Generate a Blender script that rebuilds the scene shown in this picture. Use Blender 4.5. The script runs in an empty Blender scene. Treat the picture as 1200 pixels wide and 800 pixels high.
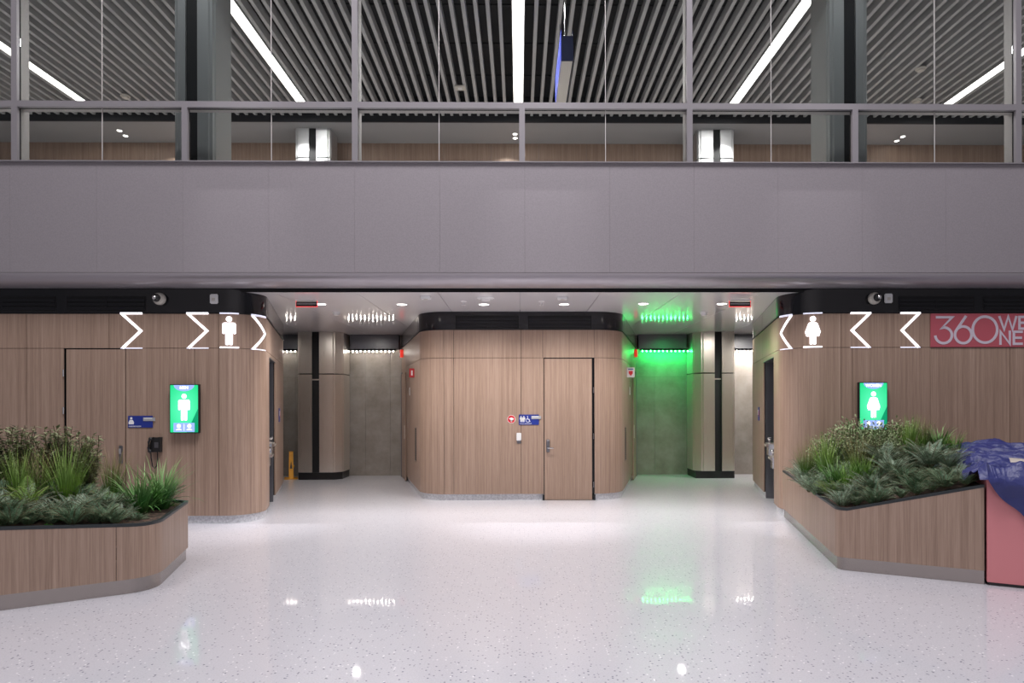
import bpy, bmesh, math, random
from mathutils import Vector, Matrix, noise
random.seed(7)
SC = bpy.context.scene
COL = SC.collection
PI = math.pi

# ------------------------------------------------------------------ camera
F = 750.0
PPX, PPY = 618.0, 472.0
YAW, ROLL = 0.0130, 0.00225
EYE = Vector((0, 0, 1.75))
CM = Matrix.Rotation(-YAW, 4, 'Z') @ Matrix.Rotation(PI/2, 4, 'X') @ Matrix.Rotation(-ROLL, 4, 'Z')
cam_d = bpy.data.cameras.new('camera')
cam_d.sensor_width = 36
cam_d.lens = 36*F/1200
cam_d.shift_x = (600-PPX)/1200
cam_d.shift_y = (PPY-400)/1200
cam_d.clip_start = .05
cam = bpy.data.objects.new('camera', cam_d)
cam.matrix_world = Matrix.Translation(EYE) @ CM
COL.objects.link(cam)
SC.camera = cam

def ray(px, py):
    return CM.to_3x3() @ Vector(((px-PPX)/F, -(py-PPY)/F, -1))
def P(px, py, Y=None, z=None):
    """photo measurement -> point on the plane y=Y or z=z"""
    d = ray(px, py)
    t = (Y/d.y) if Y is not None else (z-EYE.z)/d.z
    return EYE + d*t
def XY(px, Y): return P(px, PPY, Y=Y).x
def ZY(px, py, Y): return P(px, py, Y=Y).z
CMI = CM.to_3x3().inverted()
def proj(v):
    c = CMI @ (Vector(v)-EYE)
    return (PPX+F*c.x/-c.z, PPY-F*c.y/-c.z)

# ------------------------------------------------------------------ materials
def mat(name, col, rough=.5, metal=0, spec=.5, coat=0, emit=None, es=0, coat_rough=.05):
    m = bpy.data.materials.new(name); m.use_nodes = True
    b = m.node_tree.nodes['Principled BSDF']
    b.inputs['Base Color'].default_value = (*col, 1)
    b.inputs['Roughness'].default_value = rough
    b.inputs['Metallic'].default_value = metal
    b.inputs['Specular IOR Level'].default_value = spec
    b.inputs['Coat Weight'].default_value = coat
    b.inputs['Coat Roughness'].default_value = coat_rough
    if emit:
        b.inputs['Emission Color'].default_value = (*emit, 1)
        b.inputs['Emission Strength'].default_value = es
    return m
def nodes(m): return m.node_tree.nodes, m.node_tree.links, m.node_tree.nodes['Principled BSDF']
def N(m, t, **kw):
    n = m.node_tree.nodes.new(t)
    for k, v in kw.items():
        if k in n.inputs: n.inputs[k].default_value = v
        else: setattr(n, k, v)
    return n
def ramp(m, stops, fac):
    r = N(m, 'ShaderNodeValToRGB'); e = r.color_ramp.elements
    while len(e) < len(stops): e.new(.5)
    for i, (p, c) in enumerate(stops):
        e[i].position = p; e[i].color = (*c, 1)
    m.node_tree.links.new(fac, r.inputs[0]); return r
def coords(m, scale, kind='Object'):
    tc = N(m, 'ShaderNodeTexCoord'); mp = N(m, 'ShaderNodeMapping'); mp.inputs['Scale'].default_value = scale
    m.node_tree.links.new(tc.outputs[kind], mp.inputs[0]); return mp.outputs[0]
def worldpos(m, scale):
    g = N(m, 'ShaderNodeNewGeometry'); mp = N(m, 'ShaderNodeMapping'); mp.inputs['Scale'].default_value = scale
    m.node_tree.links.new(g.outputs['Position'], mp.inputs[0]); return mp.outputs[0]

def wood_mat(name, k=1.0):
    m = mat(name, (.4, .3, .25), .42, spec=.35); ns, L, b = nodes(m)
    v1 = worldpos(m, (1, 1, .012)); n1 = N(m, 'ShaderNodeTexNoise', Scale=26, Detail=4, Roughness=.65)
    L.new(v1, n1.inputs['Vector'])
    v2 = worldpos(m, (1, 1, .02)); n2 = N(m, 'ShaderNodeTexNoise', Scale=110, Detail=3, Roughness=.7)
    L.new(v2, n2.inputs['Vector'])
    mx = N(m, 'ShaderNodeMix'); mx.inputs[0].default_value = .45
    L.new(n1.outputs[0], mx.inputs[2]); L.new(n2.outputs[0], mx.inputs[3])
    c = lambda r, g, bb: (r*k, g*k, bb*k)
    r = ramp(m, [(.32, c(.225, .150, .112)), (.46, c(.295, .203, .152)), (.54, c(.34, .238, .181)), (.68, c(.415, .303, .237))], mx.outputs[0])
    L.new(r.outputs[0], b.inputs['Base Color']); return m
WOOD = wood_mat('oak_laminate', 1.0)
WOODD = wood_mat('oak_laminate_upper', 1.0)

FLOOR = mat('terrazzo', (.7, .67, .7), .32, spec=.4, coat=.55, coat_rough=.045)
def _f():
    m = FLOOR; ns, L, b = nodes(m)
    vw = worldpos(m, (1, 1, 1))
    vo = N(m, 'ShaderNodeTexVoronoi', Scale=34); L.new(vw, vo.inputs['Vector'])
    r1 = ramp(m, [(.0, (1, 1, 1)), (.20, (1, 1, 1)), (.28, (0, 0, 0)), (1, (0, 0, 0))], vo.outputs['Distance'])
    r2 = ramp(m, [(0, (.12, .12, .17)), (.34, (.26, .26, .33)), (.42, (.565, .558, .598)), (.8, (.565, .558, .598)), (.9, (.86, .84, .86))], None or N(m, 'ShaderNodeSeparateColor').outputs[0])
    sep = [n for n in ns if n.type == 'SEPARATE_COLOR'][0]; L.new(vo.outputs['Color'], sep.inputs[0])
    mx = N(m, 'ShaderNodeMix', data_type='RGBA'); L.new(r1.outputs[0], mx.inputs[0])
    mx.inputs[6].default_value = (.565, .558, .598, 1); L.new(r2.outputs[0], mx.inputs[7])
    n = N(m, 'ShaderNodeTexNoise', Scale=90, Detail=3); L.new(vw, n.inputs['Vector'])
    r3 = ramp(m, [(.3, (.88, .88, .88)), (.6, (1, 1, 1))], n.outputs[0])
    mu = N(m, 'ShaderNodeMix', data_type='RGBA', blend_type='MULTIPLY'); mu.inputs[0].default_value = 1
    L.new(mx.outputs[2], mu.inputs[6]); L.new(r3.outputs[0], mu.inputs[7])
    L.new(mu.outputs[2], b.inputs['Base Color'])
_f()
KERB = mat('grey_terrazzo', (.40, .42, .44), .35)
def _k():
    m = KERB; ns, L, b = nodes(m); vw = worldpos(m, (1, 1, 1))
    n = N(m, 'ShaderNodeTexNoise', Scale=35, Detail=5); L.new(vw, n.inputs['Vector'])
    r = ramp(m, [(.35, (.50, .51, .54)), (.65, (.72, .73, .76))], n.outputs[0]); L.new(r.outputs[0], b.inputs['Base Color'])
_k()
CONC = mat('taupe_stone', (.30, .265, .235), .55, spec=.3)
def _c():
    m = CONC; ns, L, b = nodes(m); vw = worldpos(m, (1, 1, 1))
    n = N(m, 'ShaderNodeTexNoise', Scale=2.2, Detail=9, Roughness=.62); L.new(vw, n.inputs['Vector'])
    r = ramp(m, [(.3, (.21, .185, .162)), (.52, (.29, .26, .23)), (.75, (.37, .335, .30))], n.outputs[0]); L.new(r.outputs[0], b.inputs['Base Color'])
_c()
def metal_mat(name, col, rough, vstretch=(60, 60, .6), amt=.12):
    m = mat(name, col, rough, metal=1); ns, L, b = nodes(m); vw = worldpos(m, vstretch)
    n = N(m, 'ShaderNodeTexNoise', Scale=3, Detail=3); L.new(vw, n.inputs['Vector'])
    mr = N(m, 'ShaderNodeMapRange'); mr.inputs[3].default_value = rough-amt/2; mr.inputs[4].default_value = rough+amt/2
    L.new(n.outputs[0], mr.inputs[0]); L.new(mr.outputs[0], b.inputs['Roughness']); return m
STEEL = metal_mat('brushed_steel', (.86, .80, .73), .30)
STEEL.node_tree.nodes['Principled BSDF'].inputs['Metallic'].default_value = .9
STEELD = metal_mat('dark_brushed_steel', (.22, .22, .24), .35)
CHROME = mat('chrome', (.75, .75, .76), .12, metal=1)
KICK = metal_mat('steel_kick_plate', (.36, .325, .305), .22, (.6, .6, 60))
FASC = mat('grey_metal_panel', (.335, .30, .325), .42, metal=.25, spec=.5)
def _fp():
    m = FASC; ns, L, b = nodes(m); vw = worldpos(m, (40, 1, 40))
    n = N(m, 'ShaderNodeTexNoise', Scale=1.5, Detail=3); L.new(vw, n.inputs['Vector'])
    r = ramp(m, [(.3, (.278, .254, .272)), (.7, (.318, .290, .310))], n.outputs[0]); L.new(r.outputs[0], b.inputs['Base Color'])
_fp()
NOSE = mat('grey_metal_bullnose', (.36, .33, .355), .28, metal=.35)
FRAME = mat('grey_mullion', (.25, .235, .25), .38, metal=.2)
INNERF = mat('pale_inner_frame', (.56, .53, .52), .5)
BLACK = mat('black_panel', (.006, .006, .009), .12, spec=.5)
GRILLE = mat('black_louvre', (.010, .010, .013), .35, spec=.3)
VOID = mat('dark_gap', (.004, .004, .005), .8)
BLACKP = mat('black_plastic', (.012, .012, .013), .35)
CEIL = mat('glossy_white_panel', (.80, .775, .785), .08, spec=.5)
SLAT = mat('grey_slat', (.40, .40, .40), .5)
DARKC = mat('dark_plenum', (.012, .012, .015), .7)
WHITE = mat('white_plastic', (.72, .72, .72), .4)
OFFW = mat('offwhite_plastic', (.55, .52, .47), .4)
GREYW = mat('grey_soffit', (.30, .30, .31), .6)
BLUE = mat('blue_sign', (.012, .03, .24), .35)
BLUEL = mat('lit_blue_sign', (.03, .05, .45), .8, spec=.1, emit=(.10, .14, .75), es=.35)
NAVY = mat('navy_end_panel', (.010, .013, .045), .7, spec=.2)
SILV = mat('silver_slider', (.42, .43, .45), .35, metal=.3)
PRINT = mat('white_print', (.8, .8, .8), .5)
RED = mat('red_print', (.55, .02, .03), .4)
REDG = mat('red_glow_edge', (.6, .05, .05), .4, emit=(1, .08, .08), es=1.1)
REDS = mat('dark_smoked_sign', (.02, .012, .014), .15)
YEL = mat('yellow_plastic', (.80, .36, .01), .4)
PINK = mat('pink_laminate', (.62, .22, .235), .45)
BANNER = mat('pink_banner', (.42, .085, .11), .4)
BANTXT = mat('banner_grey_letter', (.56, .50, .57), .4)
LITW = mat('lit_white', (1, 1, 1), .4, emit=(.93, .92, 1), es=2.2)
LITDIM = mat('lit_white_edge', (.9, .9, .95), .4, emit=(.75, .77, 1), es=.7)
DOWN = mat('downlight_glow', (1, 1, 1), .4, emit=(1, .93, .85), es=9)
STRIP = mat('linear_light_glow', (1, 1, 1), .4, emit=(1, .95, .9), es=7)
LEDW = mat('led_white_glow', (1, 1, 1), .4, emit=(1, .92, .84), es=75)
LEDX = mat('led_bright_white_glow', (1, 1, 1), .4, emit=(1, .92, .85), es=85)
LEDG = mat('led_green_glow', (0, 1, .2), .4, emit=(.03, 1, .16), es=150)
SCRN = mat('screen_green', (.0, .3, .1), .3, emit=(.02, .62, .24), es=1.15)
def _s():
    m = SCRN; ns, L, b = nodes(m); v = coords(m, (1, 1, 1))
    n = N(m, 'ShaderNodeTexGradient', gradient_type='SPHERICAL')
    mp = N(m, 'ShaderNodeMapping'); mp.inputs['Scale'].default_value = (3.2, 0, 2.1)
    L.new(v, mp.inputs[0]); L.new(mp.outputs[0], n.inputs[0])
    r = ramp(m, [(0, (.0, .50, .16)), (1, (.12, .85, .48))], n.outputs[0]); L.new(r.outputs[0], b.inputs['Emission Color'])
_s()
SCRND = mat('screen_dark_green', (0, .2, .08), .3, emit=(.0, .26, .12), es=1)
SCRL = mat('screen_lilac', (.2, .3, .6), .3, emit=(.27, .36, .80), es=1)
SCRW = mat('screen_white', (1, 1, 1), .3, emit=(1, 1, 1), es=1.15)
SOIL = mat('bark_mulch', (.05, .035, .025), .9)
def _so():
    m = SOIL; ns, L, b = nodes(m); vw = worldpos(m, (1, 1, 1))
    n = N(m, 'ShaderNodeTexVoronoi', Scale=45); L.new(vw, n.inputs['Vector'])
    r = ramp(m, [(0, (.012, .01, .008)), (.5, (.06, .04, .028)), (1, (.16, .09, .06))], n.outputs['Color']); L.new(r.outputs[0], b.inputs['Base Color'])
_so()
LINER = mat('dark_grey_rim', (.018, .024, .027), .45)
def leaf_mat(name, c1, c2, rough=.5, sc=6, tip=None):
    m = mat(name, c1, rough, spec=.35); ns, L, b = nodes(m)
    vw = worldpos(m, (1, 1, 1)); n = N(m, 'ShaderNodeTexNoise', Scale=sc, Detail=4); L.new(vw, n.inputs['Vector'])
    r = ramp(m, [(.35, c1), (.65, c2)], n.outputs[0]); out = r.outputs[0]
    if tip:
        v = coords(m, (1, 1, 1)); s = N(m, 'ShaderNodeSeparateXYZ'); L.new(v, s.inputs[0])
        mr = N(m, 'ShaderNodeMapRange'); mr.inputs[1].default_value = .18; mr.inputs[2].default_value = .55; L.new(s.outputs[2], mr.inputs[0])
        mx = N(m, 'ShaderNodeMix', data_type='RGBA'); L.new(mr.outputs[0], mx.inputs[0]); L.new(out, mx.inputs[6]); mx.inputs[7].default_value = (*tip, 1)
        out = mx.outputs[2]
    L.new(out, b.inputs['Base Color']); b.inputs['Subsurface Weight'].default_value = 0
    return m
L_FERN = leaf_mat('fern_blue_green', (.06, .14, .07), (.22, .34, .20), sc=14)
L_FERNS = leaf_mat('fern_silver_green', (.13, .22, .14), (.40, .50, .37), sc=14)
L_FERNY = leaf_mat('fern_yellow_green', (.13, .24, .03), (.27, .42, .08))
L_GRASS = leaf_mat('grass_green', (.05, .15, .015), (.16, .31, .035), tip=(.24, .36, .09))
L_GRASSB = leaf_mat('grass_brown_tipped', (.04, .12, .015), (.10, .20, .03), tip=(.26, .20, .09))
L_BLADE = leaf_mat('broad_blade_green', (.035, .14, .03), (.12, .30, .07), tip=(.30, .44, .17))
L_SHRUB = leaf_mat('shrub_olive', (.10, .13, .06), (.34, .36, .20), sc=12)
L_LACY = leaf_mat('lacy_grey_green', (.09, .15, .05), (.31, .37, .20), sc=14)
STEM = mat('plant_stem', (.10, .085, .04), .7)
TARP = mat('blue_tarp', (.028, .034, .15), .42, spec=.45)
def _t():
    m = TARP; ns, L, b = nodes(m); vw = worldpos(m, (1, 1, 1))
    n = N(m, 'ShaderNodeTexNoise', Scale=24, Detail=5); L.new(vw, n.inputs['Vector'])
    bp = N(m, 'ShaderNodeBump', Strength=.5, Distance=.02); L.new(n.outputs[0], bp.inputs['Height']); L.new(bp.outputs[0], b.inputs['Normal'])
_t()
PAPER = mat('cream_paper', (.72, .66, .58), .7)
GLASS = bpy.data.materials.new('window_glass'); GLASS.use_nodes = True
def _g():
    nt = GLASS.node_tree; nt.nodes.clear()
    o = nt.nodes.new('ShaderNodeOutputMaterial'); mx = nt.nodes.new('ShaderNodeMixShader')
    t = nt.nodes.new('ShaderNodeBsdfTransparent'); t.inputs[0].default_value = (.86, .88, .88, 1)
    g = nt.nodes.new('ShaderNodeBsdfGlossy'); g.inputs['Roughness'].default_value = .01; g.inputs[0].default_value = (.8, .85, .85, 1)
    f = nt.nodes.new('ShaderNodeFresnel'); f.inputs[0].default_value = 1.22
    nt.links.new(f.outputs[0], mx.inputs[0]); nt.links.new(t.outputs[0], mx.inputs[1]); nt.links.new(g.outputs[0], mx.inputs[2]); nt.links.new(mx.outputs[0], o.inputs[0])
_g()
CLEAR = GLASS

# ------------------------------------------------------------------ mesh helpers
def box(bm, x0, x1, y0, y1, z0, z1, bev=0):
    r = bmesh.ops.create_cube(bm, size=1)
    for v in r['verts']:
        v.co = Vector(((x0+x1)/2+v.co.x*(x1-x0), (y0+y1)/2+v.co.y*(y1-y0), (z0+z1)/2+v.co.z*(z1-z0)))
    if bev:
        es = list({e for v in r['verts'] for e in v.link_edges})
        bmesh.ops.bevel(bm, geom=es, offset=bev, segments=3, affect='EDGES', clamp_overlap=True)
def cyl(bm, p0, p1, r0, r1=None, seg=16):
    p0, p1 = Vector(p0), Vector(p1); d = p1-p0; r1 = r0 if r1 is None else r1
    M = Matrix.Translation((p0+p1)/2) @ d.to_track_quat('Z', 'Y').to_matrix().to_4x4()
    bmesh.ops.create_cone(bm, cap_ends=True, segments=seg, radius1=r0, radius2=r1, depth=d.length, matrix=M)
def tube(bm, pts, r, seg=8):
    pts = [Vector(p) for p in pts]; rings = []
    for i, p in enumerate(pts):
        d = (pts[min(i+1, len(pts)-1)]-pts[max(i-1, 0)]).normalized()
        q = d.to_track_quat('Z', 'Y')
        rings.append([bm.verts.new(p+q @ Vector((math.cos(2*PI*k/seg)*r, math.sin(2*PI*k/seg)*r, 0))) for k in range(seg)])
    for a, b in zip(rings, rings[1:]):
        for k in range(seg): bm.faces.new((a[k], a[(k+1) % seg], b[(k+1) % seg], b[k]))
    bm.faces.new(rings[0][::-1]); bm.faces.new(rings[-1])
def sphere(bm, c, r, sx=1, sy=1, sz=1, seg=20):
    res = bmesh.ops.create_uvsphere(bm, u_segments=seg, v_segments=seg//2, radius=r)
    for v in res['verts']: v.co = Vector((v.co.x*sx+c[0], v.co.y*sy+c[1], v.co.z*sz+c[2]))
def lathe(bm, prof, c=(0, 0, 0), axis='Z', seg=24):
    rings = []
    for r, h in prof:
        ring = []
        for k in range(seg):
            a = 2*PI*k/seg; x, y = r*math.cos(a), r*math.sin(a)
            v = (x, y, h) if axis == 'Z' else (x, h, y)
            ring.append(bm.verts.new(Vector(v)+Vector(c)))
        rings.append(ring)
    for a, b in zip(rings, rings[1:]):
        for k in range(seg): bm.faces.new((a[k], a[(k+1) % seg], b[(k+1) % seg], b[k]))
    bm.faces.new(rings[0]); bm.faces.new(rings[-1])
def prism(bm, poly, z0, z1, ztop=None, zbot=None):
    """poly: list of xy; vertical prism; ztop/zbot functions of (x,y)"""
    a = [bm.verts.new((x, y, zbot(x, y) if zbot else z0)) for x, y in poly]
    b = [bm.verts.new((x, y, ztop(x, y) if ztop else z1)) for x, y in poly]
    n = len(poly)
    for i in range(n): bm.faces.new((a[i], a[(i+1) % n], b[(i+1) % n], b[i]))
    bm.faces.new(a[::-1]); bm.faces.new(b)
def slab2d(bm, poly, y0, y1):
    """poly: xz outline extruded from y0 (back) to y1 (front, towards -y)"""
    a = [bm.verts.new((x, y0, z)) for x, z in poly]; b = [bm.verts.new((x, y1, z)) for x, z in poly]
    n = len(poly)
    for i in range(n): bm.faces.new((a[i], a[(i+1) % n], b[(i+1) % n], b[i]))
    fa = bm.faces.new(a); fb = bm.faces.new(b[::-1])
    bmesh.ops.triangulate(bm, faces=[fa, fb])
def stroke(bm, pts, w, y0, y1):
    """a polyline of width w in xz with mitred joints"""
    pts = [Vector(p) for p in pts]; L, R = [], []
    for i, p in enumerate(pts):
        d1 = (p-pts[i-1]).normalized() if i else (pts[1]-p).normalized()
        d2 = (pts[i+1]-p).normalized() if i < len(pts)-1 else d1
        n1 = Vector((-d1.y, d1.x)); n2 = Vector((-d2.y, d2.x)); m = (n1+n2).normalized()
        k = min(2.2, 1/max(.2, m.dot(n1))); L.append(p+m*w/2*k); R.append(p-m*w/2*k)
    for i in range(len(pts)-1):
        slab2d(bm, [L[i], L[i+1], R[i+1], R[i]], y0, y1)
def done(bm, name, m, parent=None, smooth=False, loc=None, rotz=0):
    bmesh.ops.recalc_face_normals(bm, faces=bm.faces)
    me = bpy.data.meshes.new(name); bm.to_mesh(me); bm.free(); me.materials.append(m)
    if smooth:
        for p in me.polygons: p.use_smooth = True
        try: me.set_sharp_from_angle(angle=math.radians(38))
        except Exception: pass
    o = bpy.data.objects.new(name, me); COL.objects.link(o)
    if parent is not None: o.parent = parent
    if loc is not None: o.location = loc
    o.rotation_euler.z = rotz
    return o
def MB(): return bmesh.new()
def bx(name, m, *a, parent=None, bev=0, **kw):
    b = MB(); box(b, *a, bev=bev); return done(b, name, m, parent, **kw)
def thing(name, label, cat, loc=(0, 0, 0), rotz=0, group=None):
    o = bpy.data.objects.new(name, None); COL.objects.link(o); o.empty_display_size = .1
    o.location = loc; o.rotation_euler = (0, 0, rotz); o['label'] = label; o['category'] = cat
    if group: o['group'] = group
    return o
def tag(o, label, cat, group=None, kind=None):
    o['label'] = label; o['category'] = cat
    if group: o['group'] = group
    if kind: o['kind'] = kind
    return o
def struct(o, label, cat):
    o['kind'] = 'structure'; o['label'] = label; o['category'] = cat; return o
def text(s, size, m, name, parent, loc, align='CENTER', ext=.002, bold=0, sx=1):
    c = bpy.data.curves.new('t', 'FONT'); c.body = s; c.size = size; c.align_x = align; c.align_y = 'CENTER'; c.extrude = ext; c.offset = bold
    o = bpy.data.objects.new('t', c); COL.objects.link(o)
    dg = bpy.context.evaluated_depsgraph_get(); me = bpy.data.meshes.new_from_object(o.evaluated_get(dg))
    bpy.data.objects.remove(o); me.transform(Matrix.Rotation(PI/2, 4, 'X') @ Matrix.Diagonal((sx, 1, 1, 1))); me.materials.clear(); me.materials.append(m)
    r = bpy.data.objects.new(name, me); COL.objects.link(r); r.parent = parent; r.location = loc; return r

class Path:
    def __init__(s, pts, rad, seg=14):
        out = []; n = len(pts); pts = [Vector(p) for p in pts]
        for i, p in enumerate(pts):
            r = rad[i]
            if r <= 0 or i in (0, n-1): out.append(p); continue
            d0 = (pts[i-1]-p).normalized(); d1 = (pts[i+1]-p).normalized()
            ang = d0.angle(d1); t = r/math.tan(ang/2); c = p+(d0+d1).normalized()*(r/math.sin(ang/2))
            a0 = p+d0*t; a1 = p+d1*t; v0 = a0-c; v1 = a1-c; th = v0.angle_signed(v1) if False else math.atan2(v0.x*v1.y-v0.y*v1.x, v0.dot(v1))
            for k in range(seg+1):
                q = th*k/seg; out.append(c+Vector((v0.x*math.cos(q)-v0.y*math.sin(q), v0.x*math.sin(q)+v0.y*math.cos(q))))
        s.p = out; s.l = [0]
        for a, b in zip(out, out[1:]): s.l.append(s.l[-1]+(b-a).length)
        s.len = s.l[-1]; s.nrm = []
        for i in range(len(out)):
            d = (out[min(i+1, len(out)-1)]-out[max(i-1, 0)]).normalized(); s.nrm.append(Vector((d.y, -d.x)))
        s.mit = []
        for i in range(len(out)):
            a = (out[i]-out[i-1]).normalized() if i else None; b_ = (out[i+1]-out[i]).normalized() if i < len(out)-1 else None
            a = a or b_; b_ = b_ or a; n1 = Vector((a.y, -a.x)); n2 = Vector((b_.y, -b_.x)); m = (n1+n2).normalized()
            s.mit.append(m/max(.35, m.dot(n1)))
    def at(s, q):
        q = max(0, min(s.len, q)); i = 0
        for k, l in enumerate(s.l):
            if abs(l-q) < 1e-7: return s.p[k], s.mit[k]
        while i < len(s.p)-2 and s.l[i+1] < q: i += 1
        t = (q-s.l[i])/max(1e-9, s.l[i+1]-s.l[i]); d = (s.p[i+1]-s.p[i]).normalized()
        seg = s.p[i].lerp(s.p[i+1], t); n0 = Vector((d.y, -d.x))
        L = s.l[i+1]-s.l[i]
        if L < .2: n0 = s.nrm[i].lerp(s.nrm[i+1], t).normalized()
        return seg, n0
    def cuts(s, a, b):
        return [a]+[q for q in s.l if a+1e-4 < q < b-1e-4]+[b]
    def s_px(s, px, z=1.75):
        c = [k*.02 for k in range(int(s.len/.02))]; q = min((v for v in c if s.at(v)[0].y > .5), key=lambda v: proj((*s.at(v)[0], z))[0])
        while q <= s.len:
            p, _ = s.at(q); x = proj((p.x, p.y, z))[0]
            if p.y > .5 and x >= px: return q
            q += .004
        return s.len
def ribbon(bm, path, s0, s1, z0, z1, off=0, thick=.02):
    cs = path.cuts(s0, s1); rows = []
    for q in cs:
        p, n = path.at(q); o = p+n*off; i = p+n*(off-thick)
        rows.append([bm.verts.new((o.x, o.y, z0)), bm.verts.new((o.x, o.y, z1)), bm.verts.new((i.x, i.y, z1)), bm.verts.new((i.x, i.y, z0))])
    for a, b in zip(rows, rows[1:]):
        for k in range(4): bm.faces.new((a[k], b[k], b[(k+1) % 4], a[(k+1) % 4]))
    bm.faces.new(rows[0]); bm.faces.new(rows[-1][::-1])
def frame_at(path, q, off=0):
    p, n = path.at(q); o = p+n*off
    return (o.x, o.y), math.atan2(n.x, -n.y)
def bent(bm, path, s_c, zc, off):
    """bend a mesh built in local xz (origin s_c,zc; front -y) onto a curved path"""
    es = [e for e in bm.edges if abs(e.verts[0].co.x-e.verts[1].co.x) > .03]
    if es: bmesh.ops.subdivide_edges(bm, edges=es, cuts=4)
    for v in bm.verts:
        p, n = path.at(s_c+v.co.x); d = -v.co.y+off
        v.co = Vector((p.x+n.x*d, p.y+n.y*d, zc+v.co.z))

# ------------------------------------------------------------------ paths of the three wood volumes (plan)
CZ = 3.39           # lower ceiling height
WT = 3.062          # wood top
SEAM = 2.56
YB = 9.40           # front plane of side volumes
PL = Path([(-14, YB), (-3.74, YB), (-4.93, 13.45), (-9, 13.45)], [0, .42, .03, 0])
PR = Path([(9, 13.45), (4.93, 13.45), (3.90, YB), (14, YB)], [0, .03, .45, 0])
PC = Path([(-2.83, 15.5), (-1.74, 11.5), (1.83, 11.5), (2.83, 15.5)], [0, .58, .58, 0])
KB = .115

# ------------------------------------------------------------------ floor, ceilings, shell
struct(bx('floor', FLOOR, -16, 16, -6, 17, -.1, 0), 'pale speckled glossy terrazzo floor of the concourse', 'floor')

HALLW = mat('pale_hall_wall', (.62, .60, .60), .6)
struct(bx('wall_front', HALLW, -16, 16, -6.1, -6, 0, 8), 'pale opposite wall of the concourse behind the viewer', 'wall')
YF = 9.1
zS = ZY(600, 191, YF)      # window sill / fascia top
# fascia: flat metal panels with hairline joints
fb = MB(); x0 = XY(615.5, YF); sp = 99.5*9.1/750
for k in range(-13, 13):
    a = x0+k*sp; box(fb, a+.0008, a+sp-.0008, YF, YF+.03, 3.605, zS)
fas = done(fb, 'wall_upper', FASC); struct(fas, 'band of grey metal panels below the upper windows', 'wall')
bx('backing', VOID, -16, 16, YF+.032, YF+.2, 3.62, zS-.01, parent=fas)
nb = MB(); prof = [(YF, 3.600)]
for k in range(0, 13):
    a = PI/2*k/12; prof.append((YF+.26*(1-math.cos(a)), 3.60-.17*math.sin(a)))
prof += [(YF+.285, 3.430), (YF+.285, 3.50), (YF+.05, 3.598)]
va = [nb.verts.new((-16, y, z)) for y, z in prof]; vb = [nb.verts.new((16, y, z)) for y, z in prof]
for i in range(len(prof)): nb.faces.new((va[i], va[(i+1) % len(prof)], vb[(i+1) % len(prof)], vb[i]))
nb.faces.new(va); nb.faces.new(vb[::-1])
done(nb, 'bullnose', NOSE, fas, smooth=True)
bx('shadow_gap', VOID, -16, 16, YF+.29, YF+.4, 3.47, 3.52, parent=fas)
bx('sill_cap', FRAME, -16, 16, YF-.034, YF+.34, zS-.001, zS+.014, parent=fas)

# lower ceiling: glossy panels, joints run in depth
cb = MB(); seams = [-9, -7.2, -6.03, -4.83, -3.62, -2.41, -1.2, .02, 1.22, 2.43, 3.64, 4.85, 6.05, 7.2, 9]
for a, b in zip(seams, seams[1:]): box(cb, a+.004, b-.004, 9.47, 16.2, CZ, CZ+.03)
lc = done(cb, 'ceiling', CEIL); struct(lc, 'glossy white panel ceiling over the restroom entrances', 'ceiling')
bx('seam_backing', GREYW, -9, 9, 9.47, 16.2, CZ+.032, CZ+.05, parent=lc)
bx('edge_trim', VOID, -9, 9, 9.455, 9.47, CZ-.004, CZ+.05, parent=lc)
sl = bx('ceiling_slab', DARKC, -16, 16, 9.42, 17, 3.55, 4.35); struct(sl, 'floor slab of the upper level behind the grey band', 'ceiling')

# back wall of stone panels
wb = MB(); YW = 15.55
bw = [-9.0, -7.8, -6.6, -5.4, -4.2, -3.72, -3.12, -1.9, 0, 1.9, 3.3, 4.5, 5.7, 6.9, 9]
for a, b in zip(bw, bw[1:]):
    box(wb, a+.002, b-.002, YW, YW+.04, 0, 2.38); box(wb, a+.002, b-.002, YW, YW+.04, 2.384, CZ+.02)
wk = done(wb, 'wall_back', CONC); struct(wk, 'taupe stone panel wall at the back of the entrances', 'wall')
bx('backing', VOID, -9, 9, YW+.041, YW+.1, 0, CZ, parent=wk)
struct(bx('wall_side_left', CONC, -9.1, -9, 13, 16, 0, CZ), 'taupe return wall hidden beyond the left entrance', 'wall')
struct(bx('wall_side_right', CONC, 9, 9.1, 13, 16, 0, CZ), 'taupe return wall hidden beyond the right entrance', 'wall')

# black soffit trough above each alcove that carries the led bar
def trough(name, xa, xb, side):
    b = MB(); box(b, xa, xb, YW-.24, YW-.01, 3.05, CZ-.003)
    o = done(b, name, mat('slate_bulkhead_'+side, (.10, .10, .115), .35)); o['kind'] = 'structure'; o['label'] = 'slate grey metal strip above the stone wall, '+side; o['category'] = 'trim'
    return o
def led_bar(xa, xb, n, m, label, px0=None):
    t = thing('ceiling_led_bar', label, 'light', ((xa+xb)/2, YW-.20, 2.98))
    h = bx('housing', BLACK, -(xb-xa)/2-.06, (xb-xa)/2+.06, -.05, .06, .03, .068, parent=t)
    b = MB(); sphere(b, (0, 0, 0), .0155, seg=8); first = done(b, 'led', m, t, smooth=True)
    for i in range(n):
        o = first if i == 0 else first.copy()
        if i: COL.objects.link(o); o.parent = t
        o.location = (-(xb-xa)/2+(xb-xa)*i/(n-1), 0, .008)
    return t
trough('trim_1', -4.02, -2.87, 'left of the central block')
trough('trim_2', -6.4, -5.13, 'left of the left steel column')
trough('trim_3', 2.87, 4.02, 'right of the central block')
trough('trim_4', 5.13, 6.4, 'right of the right steel column')
led_bar(XY(404, YW-.20), XY(461, YW-.20), 13, LEDW, 'row of thirteen white LED dots left of the central block')
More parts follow.
